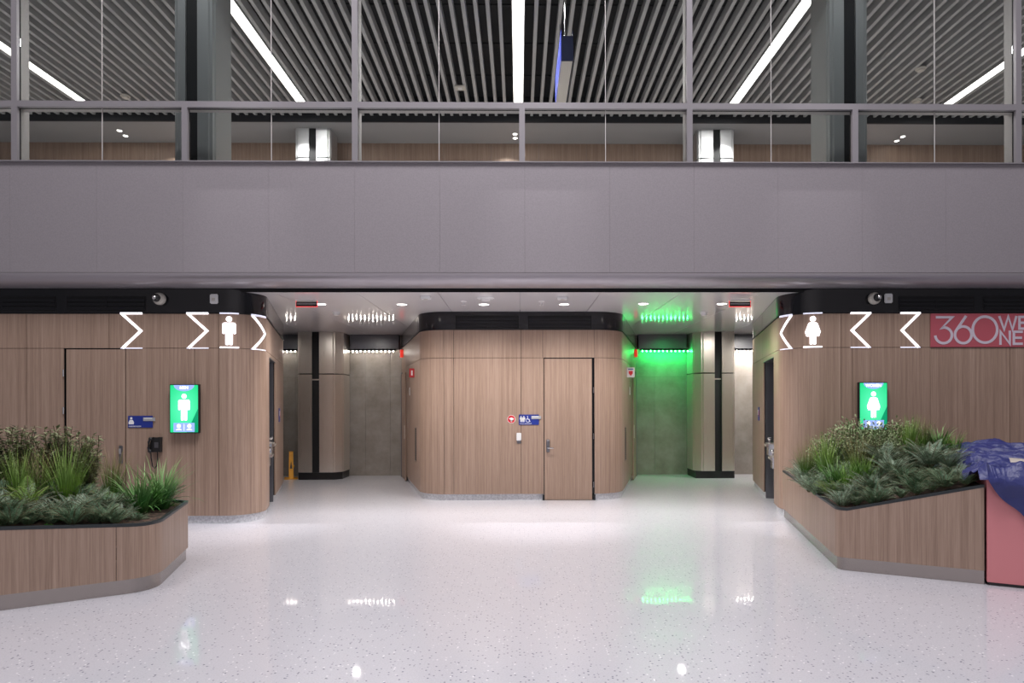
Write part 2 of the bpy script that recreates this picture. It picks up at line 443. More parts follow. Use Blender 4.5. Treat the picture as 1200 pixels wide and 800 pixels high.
led_bar(XY(322, YW-.20), XY(346, YW-.20), 6, LEDW, 'short row of white LED dots left of the left steel column')
led_bar(XY(753, YW-.20), XY(806, YW-.20), 12, LEDG, 'row of bright green LED dots right of the central block')
led_bar(XY(863.5, YW-.20), XY(890, YW-.20), 7, LEDX, 'short row of white LED dots right of the right steel column')

# ------------------------------------------------------------------ wood volumes
def volume(name, label, path, upper, lower, zlow=KB, skip_low=(), skip_up=(), top=CZ):
    g = .0035; b = MB()
    def run(cuts, z0, z1, skips):
        cs = sorted(cuts)
        for a, c in zip([0]+cs, cs+[path.len]):
            if any(abs(a-k) < .02 for k in skips): continue
            ribbon(b, path, a+g, c-g, z0, z1)
    run(upper, SEAM+g, WT, skip_up); run(lower, zlow, SEAM-g, skip_low)
    w = done(b, name, WOOD, smooth=True); struct(w, label, 'wall')
    return w
def q(path, *pxs): return [path.s_px(p) for p in pxs]

# niche limits (path positions of the side walls), by depth
def s_depth(path, Y, side):
    best = None; s = 0
    while s < path.len:
        p, n = path.at(s)
        if abs(n.x) > .9 and abs(p.y-Y) < .006: return s
        s += .004
nL0, nL1 = s_depth(PL, 10.36, 1), s_depth(PL, 11.5, 1)
nR0, nR1 = s_depth(PR, 11.66, 1), s_depth(PR, 10.36, 1)
dL0, dL1 = q(PL, 74.5, 147.5)
wl = volume('wall_left', 'left wood panelled wall volume with rounded corner and lit arrows', PL,
            q(PL, 31, 128, 256, 312), [*q(PL, 31, 228, 256), dL0, dL1, nL0, nL1], skip_low=(dL0, nL0))
wr = volume('wall_right', 'right wood panelled wall volume with rounded corner and lit arrows', PR,
            [s_depth(PR, 11.75, 1), *q(PR, 985.5, 1089.5)], [nR0, nR1, *q(PR, 985.5, 999, 1090, 1183.5)], skip_low=(nR0,))
dC0, dC1 = q(PC, 637, 696.5)
wc = volume('wall_center', 'central wood panelled block with rounded corners between the entrances', PC,
            q(PC, 520, 531.5, 610.5, 636, 697), [*q(PC, 520, 531.5, 610.5), dC0, dC1], skip_low=(dC0,))
SIDEB = metal_mat('side_band_sheen', (.42, .40, .385), .2); SIDEB.node_tree.nodes['Principled BSDF'].inputs['Metallic'].default_value = .6  # grey metal over the black band's straight sides, imitating its grazing reflection
def extras(w, path, kerb_skip=(), side=()):
    b = MB(); ribbon(b, path, 0, path.len, WT+.012, CZ+.04, off=.012, thick=.05); band = done(b, 'black_band', BLACK, w, smooth=True)
    b = MB(); ribbon(b, path, 0, path.len, WT, WT+.012, off=.004, thick=.03)
    done(b, 'band_shadow_line', VOID, w, smooth=True)
    for sa, sb_ in side:
        b = MB(); ribbon(b, path, sa, sb_, WT+.03, CZ-.012, off=.015, thick=.006); done(b, 'side_band_reflection', SIDEB, w, smooth=True)
    b = MB(); lims = [0]+[x for k in kerb_skip for x in k]+[path.len]
    for a, c in zip(lims[::2], lims[1::2]): ribbon(b, path, a, c, 0, KB, off=-.035, thick=.05)
    done(b, 'kerb', KERB, w, smooth=True)
    return band
def backing(w, path, segs):
    b = MB()
    for a, c, z0, z1 in segs: ribbon(b, path, a, c, z0, z1, off=-.022, thick=.02)
    done(b, 'backing', VOID, w, smooth=True)
def sd_(path, Ya, Yb_, last=False):
    v = [s*.004 for s in range(int(path.len/.004))]; f = [s for s in v if abs(path.at(s)[1].x) > .9 and Ya < path.at(s)[0].y < Yb_]
    if last: f = [s for s in f if s > path.len/2]
    else: f = [s for s in f if s < path.len/2] if path is PC else f
    return (min(f), max(f))
extras(wl, PL, [(dL0, dL1), (nL0, nL1)], [sd_(PL, 9.98, 13.3)]); extras(wr, PR, [(nR0, nR1)], [sd_(PR, 9.98, 11.7), sd_(PR, 11.72, 13.3)]); extras(wc, PC, [(dC0, dC1)], [sd_(PC, 12.1, 15.45), sd_(PC, 12.1, 15.45, True)])
backing(wl, PL, [(0, dL0, KB, WT), (dL0, dL1, SEAM, WT), (dL1, nL0, KB, WT), (nL0, nL1, SEAM, WT), (nL1, PL.len, KB, WT)])
backing(wr, PR, [(0, nR0, KB, WT), (nR0, nR1, SEAM, WT), (nR1, PR.len, KB, WT)])
backing(wc, PC, [(0, dC0, KB, WT), (dC0, dC1, SEAM, WT), (dC1, PC.len, KB, WT)])

def louvre(parent, path, pxa, pxb):
    a, c = q(path, pxa, pxb); b = MB()
    z0 = WT+.02; H = .24
    ribbon(b, path, a, c, z0+.002, z0+.235, off=.0135, thick=.004); v = done(b, 'vent_grille', VOID, parent)
    b = MB()
    for zz in (.035, .095, .155):
        ribbon(b, path, a+.02, c-.02, z0+zz, z0+zz+.042, off=.022, thick=.012)
    m_ = (a+c)/2; ribbon(b, path, m_-.012, m_+.012, z0+.03, z0+.2, off=.024, thick=.012)
    done(b, 'slats', GRILLE, v)
for a, c in ((-60, 67), (79, 172)): louvre(wl, PL, a, c)
for a, c in ((1052, 1141), (1151, 1260)): louvre(wr, PR, a, c)
for a, c in ((534, 608), (619, 693)): louvre(wc, PC, a, c)

# ------------------------------------------------------------------ doors
def door(name, label, path, s0, s1, z1, frame_right=True):
    (x, y), rz = frame_at(path, (s0+s1)/2); w = s1-s0
    d = thing(name, label, 'door', (x, y, 0), rz); d['kind'] = 'structure'
    b = MB(); box(b, -w/2+(.012 if frame_right else .038), w/2-(.045 if frame_right else .012), 0, .045, .008, z1-.016); lf = done(b, 'leaf', WOOD, d)
    b = MB(); box(b, -w/2-.0, -w/2+.006, .012, .1, 0, z1); box(b, w/2-.006, w/2, .012, .1, 0, z1); box(b, -w/2, w/2, .012, .1, z1-.01, z1)
    box(b, -w/2, w/2, .06, .1, 0, z1); done(b, 'dark_frame', BLACK, d)
    return d, lf, w
d1, lf, w = door('door_1', 'wood laminate door in the front of the central block', PC, dC0, dC1, SEAM)
# lever lock, kick edge, hinges
zh = ZY(645, 522, 11.45)
b = MB(); box(b, -w/2+.045, -w/2+.105, -.012, 0, zh-.12, zh+.11, bev=.006); hd = done(b, 'lock_plate', STEELD, d1, smooth=True)
b = MB(); cyl(b, (-w/2+.075, -.01, zh-.04), (-w/2+.075, -.06, zh-.04), .013); tube(b, [(-w/2+.075, -.055, zh-.04), (-w/2+.1, -.06, zh-.04), (-w/2+.17, -.06, zh-.045)], .011)
done(b, 'handle', CHROME, d1, smooth=True)
b = MB(); box(b, -w/2+.05, -w/2+.1, -.016, -.005, zh+.075, zh+.105, bev=.004); done(b, 'card_reader_cap', CHROME, d1)
b = MB(); box(b, -w/2-.022, -w/2+.012, -.012, .02, 0, .10); done(b, 'jamb_foot', BLACK, d1)
b = MB(); box(b, w/2-.022, w/2+.014, -.006, .02, 0, .10); done(b, 'jamb_foot', BLACK, d1)
for zz in (.28, 1.15, 1.98):
    b = MB(); cyl(b, (w/2-.018, -.008, zz-.05), (w/2-.018, -.008, zz+.05), .009); done(b, 'hinge', STEELD, d1, smooth=True)
d2, lf, w = door('door_2', 'wood laminate door behind the left planter', PL, dL0, dL1, SEAM, False)
b = MB(); z2 = ZY(142, 530, 9.4); box(b, w/2-.10, w/2-.045, -.012, 0, z2-.16, z2+.10, bev=.005); done(b, 'lock_plate', STEELD, d2)
b = MB(); box(b, w/2-.09, w/2-.055, -.03, -.01, z2-.02, z2+.06, bev=.004); done(b, 'handle', CHROME, d2)
for zz in (.3, ZY(74, 481, 9.4), 2.2):
    b = MB(); cyl(b, (-w/2+.004, -.012, zz-.05), (-w/2+.004, -.012, zz+.05), .012); done(b, 'hinge', CHROME, d2, smooth=True)
# doors standing at the rear of the central block's two sides
for nm, lab, s_, rev in (('door_3', 'narrow wood door at the rear of the central block, left entrance', s_depth(PC, 14.75, 0), 0),):
    (x, y), rz = frame_at(PC, s_)
    d = thing(nm, lab, 'door', (x, y, 0), rz); d['kind'] = 'structure'
    bx('leaf', WOOD, -.52, .42, -.03, -.004, .01, 2.44, parent=d, bev=.004)
    bx('frame', STEELD, -.56, -.522, -.045, -.004, 0, 2.48, parent=d); bx('push_plate', STEEL, .25, .33, -.038, -.031, .95, 1.25, parent=d)
s_ = PC.len-s_depth(PC, 14.75, 0)
(x, y), rz = frame_at(PC, s_)
d = thing('door_4', 'narrow wood door at the rear of the central block, green lit entrance', 'door', (x, y, 0), rz); d['kind'] = 'structure'
bx('leaf', WOOD, -.42, .52, -.03, -.004, .01, 2.44, parent=d, bev=.004)
bx('frame', STEELD, .522, .55, -.045, -.004, 0, 2.48, parent=d); bx('push_plate', STEEL, -.33, -.25, -.038, -.031, .95, 1.25, parent=d)

# ------------------------------------------------------------------ drinking fountain niches
def niche(name, label, path, s0, s1, flip):
    (x, y), rz = frame_at(path, (s0+s1)/2); w = s1-s0
    t = thing(name, label, 'wall', (x, y, 0), rz); t['kind'] = 'structure'
    b = MB(); h = SEAM-.06
    box(b, -w/2, w/2, .50, .52, 0, h); box(b, -w/2-.0, -w/2+.02, .036, .52, 0, h); box(b, w/2-.02, w/2, .036, .52, 0, h); box(b, -w/2, w/2, 0, .52, h-.02, h)
    done(b, 'steel_lining', STEELD, t); bx('lintel', WOOD, -w/2, w/2, 0, .02, h, SEAM-.004, parent=t)
    return t, w
def fountain(label, path, sc, off, z, flip):
    (x, y), rz = frame_at(path, sc)
    t = thing('drinking_fountain', label, 'drinking fountain', (x, y, z), rz, 'stainless drinking fountains in the side niches')
    b = MB(); pts = []
    prof = [(-.2, .48), (.2, .48), (.2, off+.1), (.14, off), (-.14, off), (-.2, off+.1)]
    prism(b, prof, -.05, 0); prism(b, [(a*.8, c+.04 if c < .3 else c) for a, c in prof], -.20, -.05)
    done(b, 'basin', CHROME, t, smooth=True)
    b = MB(); prism(b, [(a*.86, c+.02 if c < .3 else .3) for a, c in prof], 0, .012); done(b, 'basin_rim', STEEL, t)
    b = MB(); cyl(b, (.0, .06, 0), (.0, .06, .07), .014); tube(b, [(.0, .06, .06), (.0, .05, .10), (-.03, .04, .11), (-.05, .03, .09)], .013); sphere(b, (0, .05, .09), .034)
    done(b, 'bubbler', CHROME, t, smooth=True)
    b = MB(); box(b, -.12, .12, off-.005, off+.02, -.04, -.012, bev=.004); done(b, 'push_bar', STEEL, t)
niche('wall_niche_left', 'dark steel lined drinking fountain niche in the left volume', PL, nL0, nL1, 0)
niche('wall_niche_right', 'dark steel lined drinking fountain niche in the right volume', PR, nR0, nR1, 1)
fountain('lower drinking fountain basin in the niche of the left wood volume', PL, nL0+.55, -.01, .90, 0)
fountain('higher drinking fountain basin in the niche of the left wood volume', PL, nL0+.92, -.02, 1.06, 0)
fountain('lower drinking fountain basin in the niche of the right wood volume', PR, nR1-.50, -.01, .83, 1)
fountain('higher drinking fountain basin in the niche of the right wood volume', PR, nR1-.95, -.02, 1.02, 1)

# ------------------------------------------------------------------ steel columns
def column(label, xa, xb, sa, sb, y0, y1, z0, z1, seam=None, inner='r', cham=.16, foot=True, group='steel clad columns', mt=None):
    """plan: rectangle with a big chamfer on the inner front edge and a black slot in the front face"""
    M_ = mt or STEEL
    cx = (xa+xb)/2; t = thing('steel_column', label, 'column', (cx, y0, z0), 0, group)
    X = lambda v: v-cx; D = y1-y0; H = z1-z0; c = cham
    def cover(name, za, zb):
        lft = [(X(xa), D), (X(xa), .04 if inner == 'r' else c), (X(xa)+(.04 if inner == 'r' else c), 0), (X(sa), 0), (X(sa), .05), (X(sa), D)]
        rgt = [(X(sb), D), (X(sb), .05), (X(sb), 0), (X(xb)-(.04 if inner == 'l' else c), 0), (X(xb), .04 if inner == 'l' else c), (X(xb), D)]
        for poly in (lft, rgt):
            b = MB(); prism(b, poly, za, zb)
            es = [e for e in b.edges if abs(e.verts[0].co.z-e.verts[1].co.z) > .1 and not any(abs(e.verts[0].co.x-X(k)) < .01 for k in (sa, sb))]
            bmesh.ops.bevel(b, geom=es, offset=.03, segments=4, affect='EDGES')
            done(b, name, M_, t, smooth=True)
    zb = .17 if foot else 0
    if seam:
        cover('cladding_panel', zb, seam-z0-.012); cover('cladding_panel', seam-z0+.012, H)
    else: cover('cladding_panel', zb, H)
    bx('core', BLACK, X(xa)+(.04 if inner == 'r' else c+.02), X(xb)-(.04 if inner == 'l' else c+.02), .06, D-.01, 0, H, parent=t)
    bx('slot', VOID, X(sa)-.005, X(sb)+.005, .035, .07, zb, H, parent=t)
    if foot:
        b = MB(); prism(b, [(X(xa)+.02, D), (X(xa)+.02, .03), (X(xa)+.06, .02) if inner == 'r' else (X(xa)+c, .02), (X(xb)-c, .02) if inner == 'r' else (X(xb)-.06, .02), (X(xb)-.02, c if inner == 'r' else .03), (X(xb)-.02, D)], 0, .165)
        done(b, 'plinth', BLACKP, t)
    return t
Yc = 14.72
t = column('stainless steel clad column beside the yellow wet floor sign', XY(348, Yc), XY(400, Yc), XY(365.3, Yc), XY(374, Yc), Yc, Yc+.75, 0, CZ, seam=ZY(370, 438, Yc), cham=.17)
bx('slot_bracket', STEEL, -.2+.02, .0+.0, .02, .03, 2.28, 2.31, parent=t)
t = column('stainless steel clad column at the edge of the green lit wall', XY(814.5, Yc), XY(862, Yc), XY(837.7, Yc), XY(846.3, Yc), Yc, Yc+.75, 0, CZ, seam=ZY(840, 437, Yc), inner='l', cham=.17)
bx('slot_bracket', STEEL, -.03, .14, .02, .03, 2.28, 2.31, parent=t)
# upper level columns
UZ0 = 4.36; UZ1 = 8.75
Yu = 9.62
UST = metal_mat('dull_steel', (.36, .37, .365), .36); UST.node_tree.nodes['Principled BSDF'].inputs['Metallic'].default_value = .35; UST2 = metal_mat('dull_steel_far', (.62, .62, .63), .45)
column('dull steel column behind the upper glass left of centre', XY(203.5, Yu), XY(251, Yu), XY(218, Yu), XY(232, Yu), Yu, Yu+.62, UZ0, UZ1, cham=.05, foot=False, group='upper level columns', mt=UST)
column('dull steel column behind the upper glass right of centre', XY(972, Yu), XY(1019, Yu), XY(990, Yu), XY(1004, Yu), Yu, Yu+.62, UZ0, UZ1, inner='l', cham=.05, foot=False, group='upper level columns', mt=UST)
Yv = 15.35
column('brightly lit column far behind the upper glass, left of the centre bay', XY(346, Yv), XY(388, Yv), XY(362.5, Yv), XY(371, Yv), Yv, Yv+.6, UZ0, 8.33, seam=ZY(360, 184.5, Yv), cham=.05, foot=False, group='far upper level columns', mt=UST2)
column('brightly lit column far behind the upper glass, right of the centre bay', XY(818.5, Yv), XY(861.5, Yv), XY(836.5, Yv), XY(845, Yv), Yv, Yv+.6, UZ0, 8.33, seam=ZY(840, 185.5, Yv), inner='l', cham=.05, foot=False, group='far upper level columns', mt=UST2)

# ------------------------------------------------------------------ upper level: slats, linear lights, back wall
SZ = 8.47
sb_ = MB(); spc = .2075
for k in range(-66, 67):
    x = (k+.5)*spc
    if any(abs(x-c) < .14 for c in (-14.52, -9.68, -4.84, 0, 4.84, 9.68)): continue
    box(sb_, x-.032, x+.032, 9.3, 15.0, SZ, SZ+.17)
uc = done(sb_, 'ceiling_upper', SLAT); struct(uc, 'ceiling of long grey metal slats above the upper level', 'ceiling')
bx('dark_plenum', DARKC, -14, 14, 9.2, 16.4, SZ+.45, SZ+.5, parent=uc)
b = MB()
for yy in (9.9, 11.1, 12.3, 13.5, 14.7): box(b, -14, 14, yy, yy+.04, SZ+.17, SZ+.2)
done(b, 'carrier_rails', DARKC, uc)
b = MB(); box(b, -14, 14, 15.0, 15.05, 8.33, SZ+.5); done(b, 'bulkhead', DARKC, uc)
struct(bx('ceiling_soffit', GREYW, -14, 14, 15.05, 16.3, 8.33, 8.37), 'grey soffit strip beyond the slatted ceiling', 'ceiling')
b = MB(); k = -14
while k < 14: box(b, k+.003, k+1.207, 16.25, 16.29, 4.36, 8.33); k += 1.21
ub = done(b, 'wall_upper_back', WOODD); struct(ub, 'wood panelled wall at the back of the upper level', 'wall')
struct(bx('floor_upper', CEIL, -14, 14, 9.4, 16.3, 4.3, 4.36), 'grey floor of the upper level', 'floor')
names5 = ['outermost long linear ceiling light at the far left', 'long linear ceiling light left of the centre one', 'centre long linear ceiling light straight above the middle mullion', 'long linear ceiling light right of the centre one', 'outermost long linear ceiling light at the far right']
for c, lab in zip((-9.68, -4.84, 0, 4.84, 9.68), names5):
    t = thing('linear_light', lab, 'ceiling light', (c, 9.4, SZ), 0, 'linear lights between the slats')
    ys = 1.0 if abs(c) == 4.84 else 0
    b = MB(); box(b, -.098, .098, ys, 4.95, -.004, .002); done(b, 'diffuser', STRIP, t)
    b = MB(); box(b, -.115, -.10, ys-.01, 4.96, -.016, .09); box(b, .10, .115, ys-.01, 4.96, -.016, .09); box(b, -.1, .1, 4.95, 4.965, -.018, .09); box(b, -.1, .1, ys, 4.96, .08, .09); done(b, 'housing', SLAT, t)
def small_down(x, y, z, lab, grp, r=.055):
    t = thing('recessed_downlight', lab, 'ceiling light', (x, y, z), 0, grp)
    b = MB(); cyl(b, (0, 0, -.006), (0, 0, .002), r); done(b, 'lens', DOWN, t)
    b = MB()
    n = 24; rr = [[b.verts.new((math.cos(2*PI*k/n)*q_, math.sin(2*PI*k/n)*q_, h)) for k in range(n)] for q_, h in ((r, -.002), (r+.012, -.008), (r+.02, 0))]
    for a_, b_ in zip(rr, rr[1:]):
        for k in range(n): b.faces.new((a_[k], a_[(k+1) % n], b_[(k+1) % n], b_[k]))
    done(b, 'trim_ring', WHITE, t, smooth=True)
    return t
for (px, py), lab in {(140, 153): 'recessed downlight in the upper soffit, far left bay, nearer of its pair', (147, 159): 'recessed downlight in the upper soffit, far left bay, farther of its pair',
                      (372, 153.5): 'recessed downlight in the upper soffit in front of the left far column', (603.5, 157): 'recessed downlight in the upper soffit left of the centre mullion, nearer of its pair',
                      (603.7, 161.8): 'recessed downlight in the upper soffit left of the centre mullion, farther of its pair', (1058, 160): 'recessed downlight in the upper soffit, right bay, nearer of its pair',
                      (1051, 165): 'recessed downlight in the upper soffit, right bay, farther of its pair'}.items():
    p = P(px, py, z=8.33); small_down(p.x, min(p.y, 16.15), 8.33, lab, 'downlights in the upper soffit', .05)
def detector(px, py, z, lab, r=.06, m=OFFW, grp=None):
    p = P(px, py, z=z); t = thing('smoke_detector', lab, 'smoke detector', (p.x, p.y, z), 0, grp)
    b = MB(); lathe(b, [(r, 0), (r, -.02), (r*.9, -.03)]); done(b, 'base', m, t, smooth=True)
    b = MB(); lathe(b, [(r*.75, -.03), (r*.7, -.055), (r*.3, -.062)]); done(b, 'sensor_cap', m, t, smooth=True)
detector(147, 112, SZ, 'round smoke detector under the upper slats above the far left bay', .1)
detector(1079, 80, SZ, 'higher round smoke detector under the upper slats, right bay', .1)
detector(1074, 117, SZ, 'lower round smoke detector under the upper slats, right bay', .1)
p = P(539, 102, z=SZ); t = thing('ceiling_sensor', 'small pale rectangular sensor under the centre upper slats', 'sensor', (p.x, p.y, SZ-.0))
bx('body', OFFW, -.11, .11, -.1, .1, -.03, 0, parent=t, bev=.006); bx('lens', WHITE, -.04, .04, -.04, .04, -.04, -.03, parent=t, bev=.003)
# hanging blue sign
p0 = P(664.5, 71, Y=10.0); zt = ZY(664.5, 42, 10.0); hw = 7.4*10/750
t = thing('hanging_sign', 'long blue two sided sign hanging from the slatted ceiling on rods', 'sign', (p0.x, 10.0, p0.z))
H = zt-p0.z
bx('body', OFFW, -hw+.012, hw-.012, .02, 1.5, 0, H-.02, parent=t)
bx('end_panel', NAVY, -hw+.01, hw-.01, 0, .02, 0, H, parent=t)
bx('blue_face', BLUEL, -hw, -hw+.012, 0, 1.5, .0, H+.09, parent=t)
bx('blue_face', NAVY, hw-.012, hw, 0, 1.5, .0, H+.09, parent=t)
b = MB(); box(b, -hw-.001, -hw+.004, 0, 1.5, -.004, .002); done(b, 'edge_strip', WHITE, t)
for yy in (.12, 1.35):
    b = MB(); cyl(b, (-.02, yy, H-.02), (-.02, yy, SZ-p0.z), .013); done(b, 'rod', CHROME, t, smooth=True)

# ------------------------------------------------------------------ upper windows
maj_px = [19, 417, 808.5, 1193]
mx = [XY(p, YF) for p in maj_px]; stp = (mx[3]-mx[0])/3
mx = [mx[0]-stp]+mx+[mx[3]+stp]
midp = [None, 218, 612.5, 1002, None]
zT0, zT1 = ZY(600, 128, YF), ZY(600, 121, YF)
ZTOP = 8.45
for i in range(5):
    xa, xb = mx[i], mx[i+1]; xm = XY(midp[i], YF) if midp[i] else (xa+xb)/2
    t = thing('window_%d' % (i+1), ['partly seen glazing bay at the far left of the upper level', 'left glazing bay of the upper level', 'centre glazing bay of the upper level', 'right glazing bay of the upper level', 'partly seen glazing bay at the far right of the upper level'][i], 'window', (xa, YF, zS), 0)
    t['kind'] = 'structure'; W = xb-xa; z_ = lambda v: v-zS; xm -= xa
    w2 = .040
    b = MB(); box(b, -w2, w2, -.03, .02, .015, z_(ZTOP))
    if i == 4: box(b, W-w2, W+w2, -.03, .02, .015, z_(ZTOP))
    done(b, 'mullion', FRAME, t)
    b = MB(); box(b, -w2+.004, w2-.004, .02, .05, .015, z_(ZTOP)); done(b, 'mullion_gasket', VOID, t)
    b = MB(); box(b, -w2, w2, .05, .20, .015, z_(ZTOP)); done(b, 'inner_mullion', INNERF, t)
    b = MB(); box(b, w2, W-w2, -.03, .02, z_(zT0), z_(zT1)); done(b, 'transom', FRAME, t)
    b = MB(); box(b, w2, W-w2, .02, .05, z_(zT0)-.0, z_(zT1)-.01); done(b, 'transom_gasket', VOID, t)
    b = MB(); box(b, w2, W-w2, .05, .14, z_(zT0)+.0, z_(zT1)-.02); done(b, 'inner_transom', INNERF, t)
    b = MB(); box(b, xm-w2, xm+w2, -.03, .02, .015, z_(zT0)); done(b, 'lower_mullion', FRAME, t)
    b = MB(); box(b, xm-w2+.004, xm+w2-.004, .02, .06, .015, z_(zT0)); done(b, 'lower_mullion_gasket', VOID, t)
    # glass, upper sheets split by thin joints
    j = [w2, xm/2+.0, xm, (xm+W)/2, W-w2]
    for a, c in ((w2, j[1]), (j[1], j[3]), (j[3], W-w2)):
        b = MB(); box(b, a+.003, c-.003, .034, .040, z_(zT1)-.01, z_(ZTOP)); done(b, 'upper_pane', GLASS, t)
    for a, c in ((w2, j[1]), (j[1], xm-w2), (xm+w2, j[3]), (j[3], W-w2)):
        b = MB(); box(b, a+.003, c-.003, .034, .040, .015, z_(zT0)); done(b, 'lower_pane', GLASS, t)
    b = MB()
    for a in (j[1], j[3]): box(b, a-.004, a+.004, .03, .046, .015, z_(zT0)); box(b, a-.004, a+.004, .03, .046, z_(zT1), z_(ZTOP))
    done(b, 'glass_joints', INNERF, t)
struct(bx('ceiling_header', FRAME, -14, 14, YF-.05, YF+.2, ZTOP, ZTOP+.6), 'grey header beam above the upper glazing', 'ceiling')

# ------------------------------------------------------------------ lit arrows and pictograms
def chevron(path, pxa, pxb, ya, yb, pointright, label, thick=.034):
    sa, sb2 = q(path, pxa, pxb); w = sb2-sa; sc = (sa+sb2)/2
    p, _ = path.at(sc); zt = ZY((pxa+pxb)/2, ya, p.y); zb = ZY((pxa+pxb)/2, yb, p.y)
    zt = WT-.002; zb = SEAM+.004
    zc = (zt+zb)/2; h = (zt-zb)/2; k = 1 if pointright else -1
    bm = MB(); v = [(-k*(w/2-.02), h), (k*(w/2-.022), 0), (-k*(w/2-.03), -h)]
    n = 8; pts = [Vector(v[0]).lerp(Vector(v[1]), i/n) for i in range(n)]+[Vector(v[1]).lerp(Vector(v[2]), i/n) for i in range(n+1)]
    tp = thing('lit_arrow_sign', label, 'arrow sign', (0, 0, 0))
    stroke(bm, pts, thick, .002, -.008); bent(bm, path, sc, zc, .001); a = done(bm, 'chevron_tube', LITW)
    bm = MB(); box(bm, -w/2, w/2, -.010, .0, h-.006, h+.02); bent(bm, path, sc, zc, .004); t1 = done(bm, 'top_edge', LITW if not 'rounded' in label else LITDIM)
    bm = MB(); box(bm, -w/2, w/2, -.006, .0, -h-.010, -h+.004); bent(bm, path, sc, zc, .001); t2 = done(bm, 'bottom_edge', LITDIM)
    p, nn = path.at(sc); org = Vector((p.x, p.y, zc)); tp.location = org
    for o in (a, t1, t2):
        o.data.transform(Matrix.Translation(-org)); o.parent = tp
chevron(PL, 141.5, 167, 366, 407, True, 'lit arrow sign pointing right, above the blue sign and door')
chevron(PL, 219, 244.5, 366, 407, True, 'lit arrow sign pointing right, between the black camera and the man symbol')
chevron(PL, 294, 311, 368, 409, True, 'lit arrow sign pointing right on the rounded corner of the left wall', .032)
chevron(PR, 914.5, 929, 369, 409, False, 'lit arrow sign pointing left on the rounded corner of the right wall', .032)
chevron(PR, 996.5, 1020.5, 365, 407, False, 'lit arrow sign pointing left, right of the woman symbol')
chevron(PR, 1055, 1078.5, 365, 407, False, 'lit arrow sign pointing left, beside the pink banner')

def circ(cx, cz, r, n=20): return [(cx+r*math.cos(2*PI*k/n), cz+r*math.sin(2*PI*k/n)) for k in range(n)]
def man(bm, H, y0, y1, glow=1.0):
    u = H/10
    slab2d(bm, circ(0, 4.0*u, .95*u), y0, y1)
    slab2d(bm, [(-1.6*u, 2.75*u), (-2.0*u, 2.5*u), (-2.15*u, 2.1*u), (-2.15*u, -.9*u), (-1.9*u, -1.15*u), (-1.5*u, -1.1*u), (-1.3*u, -.8*u), (-1.3*u, 1.3*u), (-1.15*u, 1.3*u), (-1.15*u, -1.3*u), (1.15*u, -1.3*u), (1.15*u, 1.3*u), (1.3*u, 1.3*u), (1.3*u, -.8*u), (1.5*u, -1.1*u), (1.9*u, -1.15*u), (2.15*u, -.9*u), (2.15*u, 2.1*u), (2.0*u, 2.5*u), (1.6*u, 2.75*u)], y0, y1)
    for s in (-1, 1):
        slab2d(bm, [(s*.08*u, -1.3*u), (s*1.15*u, -1.3*u), (s*1.15*u, -4.7*u), (s*.95*u, -5*u), (s*.3*u, -5*u), (s*.12*u, -4.7*u)], y0, y1)
def woman(bm, H, y0, y1):
    u = H/10
    slab2d(bm, circ(0, 4.0*u, .95*u), y0, y1)
    slab2d(bm, [(-1.0*u, 2.75*u), (-1.45*u, 2.4*u), (-2.5*u, -.6*u), (-2.35*u, -1.0*u), (-1.9*u, -.95*u), (-1.7*u, -.6*u), (-1.3*u, .2*u), (-2.0*u, -2.1*u), (2.0*u, -2.1*u), (1.3*u, .2*u), (1.7*u, -.6*u), (1.9*u, -.95*u), (2.35*u, -1.0*u), (2.5*u, -.6*u), (1.45*u, 2.4*u), (1.0*u, 2.75*u)], y0, y1)
    for s in (-1, 1):
        slab2d(bm, [(s*.1*u, -2.1*u), (s*1.0*u, -2.1*u), (s*1.0*u, -4.75*u), (s*.8*u, -5*u), (s*.25*u, -5*u), (s*.12*u, -4.8*u)], y0, y1)
def picto(path, px, fn, label, cat):
    sc = path.s_px(px); zc = (WT+SEAM)/2+.005; p, nn = path.at(sc); org = Vector((p.x, p.y, zc))
    t = thing('lit_restroom_symbol', label, cat, org)
    bm = MB(); fn(bm, .42, .0, -.012); bent(bm, path, sc, zc, .002); a = done(bm, 'symbol', LITW)
    bm = MB(); box(bm, -.13, .13, -.006, 0, -.255, -.235); bent(bm, path, sc, zc, .001); b2 = done(bm, 'bottom_edge', LITW)
    bm = MB(); box(bm, -.13, .13, -.010, 0, .243, .262); bent(bm, path, sc, zc, .004); c = done(bm, 'top_edge', LITDIM)
    for o in (a, b2, c): o.data.transform(Matrix.Translation(-org)); o.parent = t
picto(PL, 268.7, man, 'lit white man symbol high on the left wood wall', 'restroom sign')
picto(PR, 952.7, woman, 'lit white woman symbol high on the right wood wall', 'restroom sign')

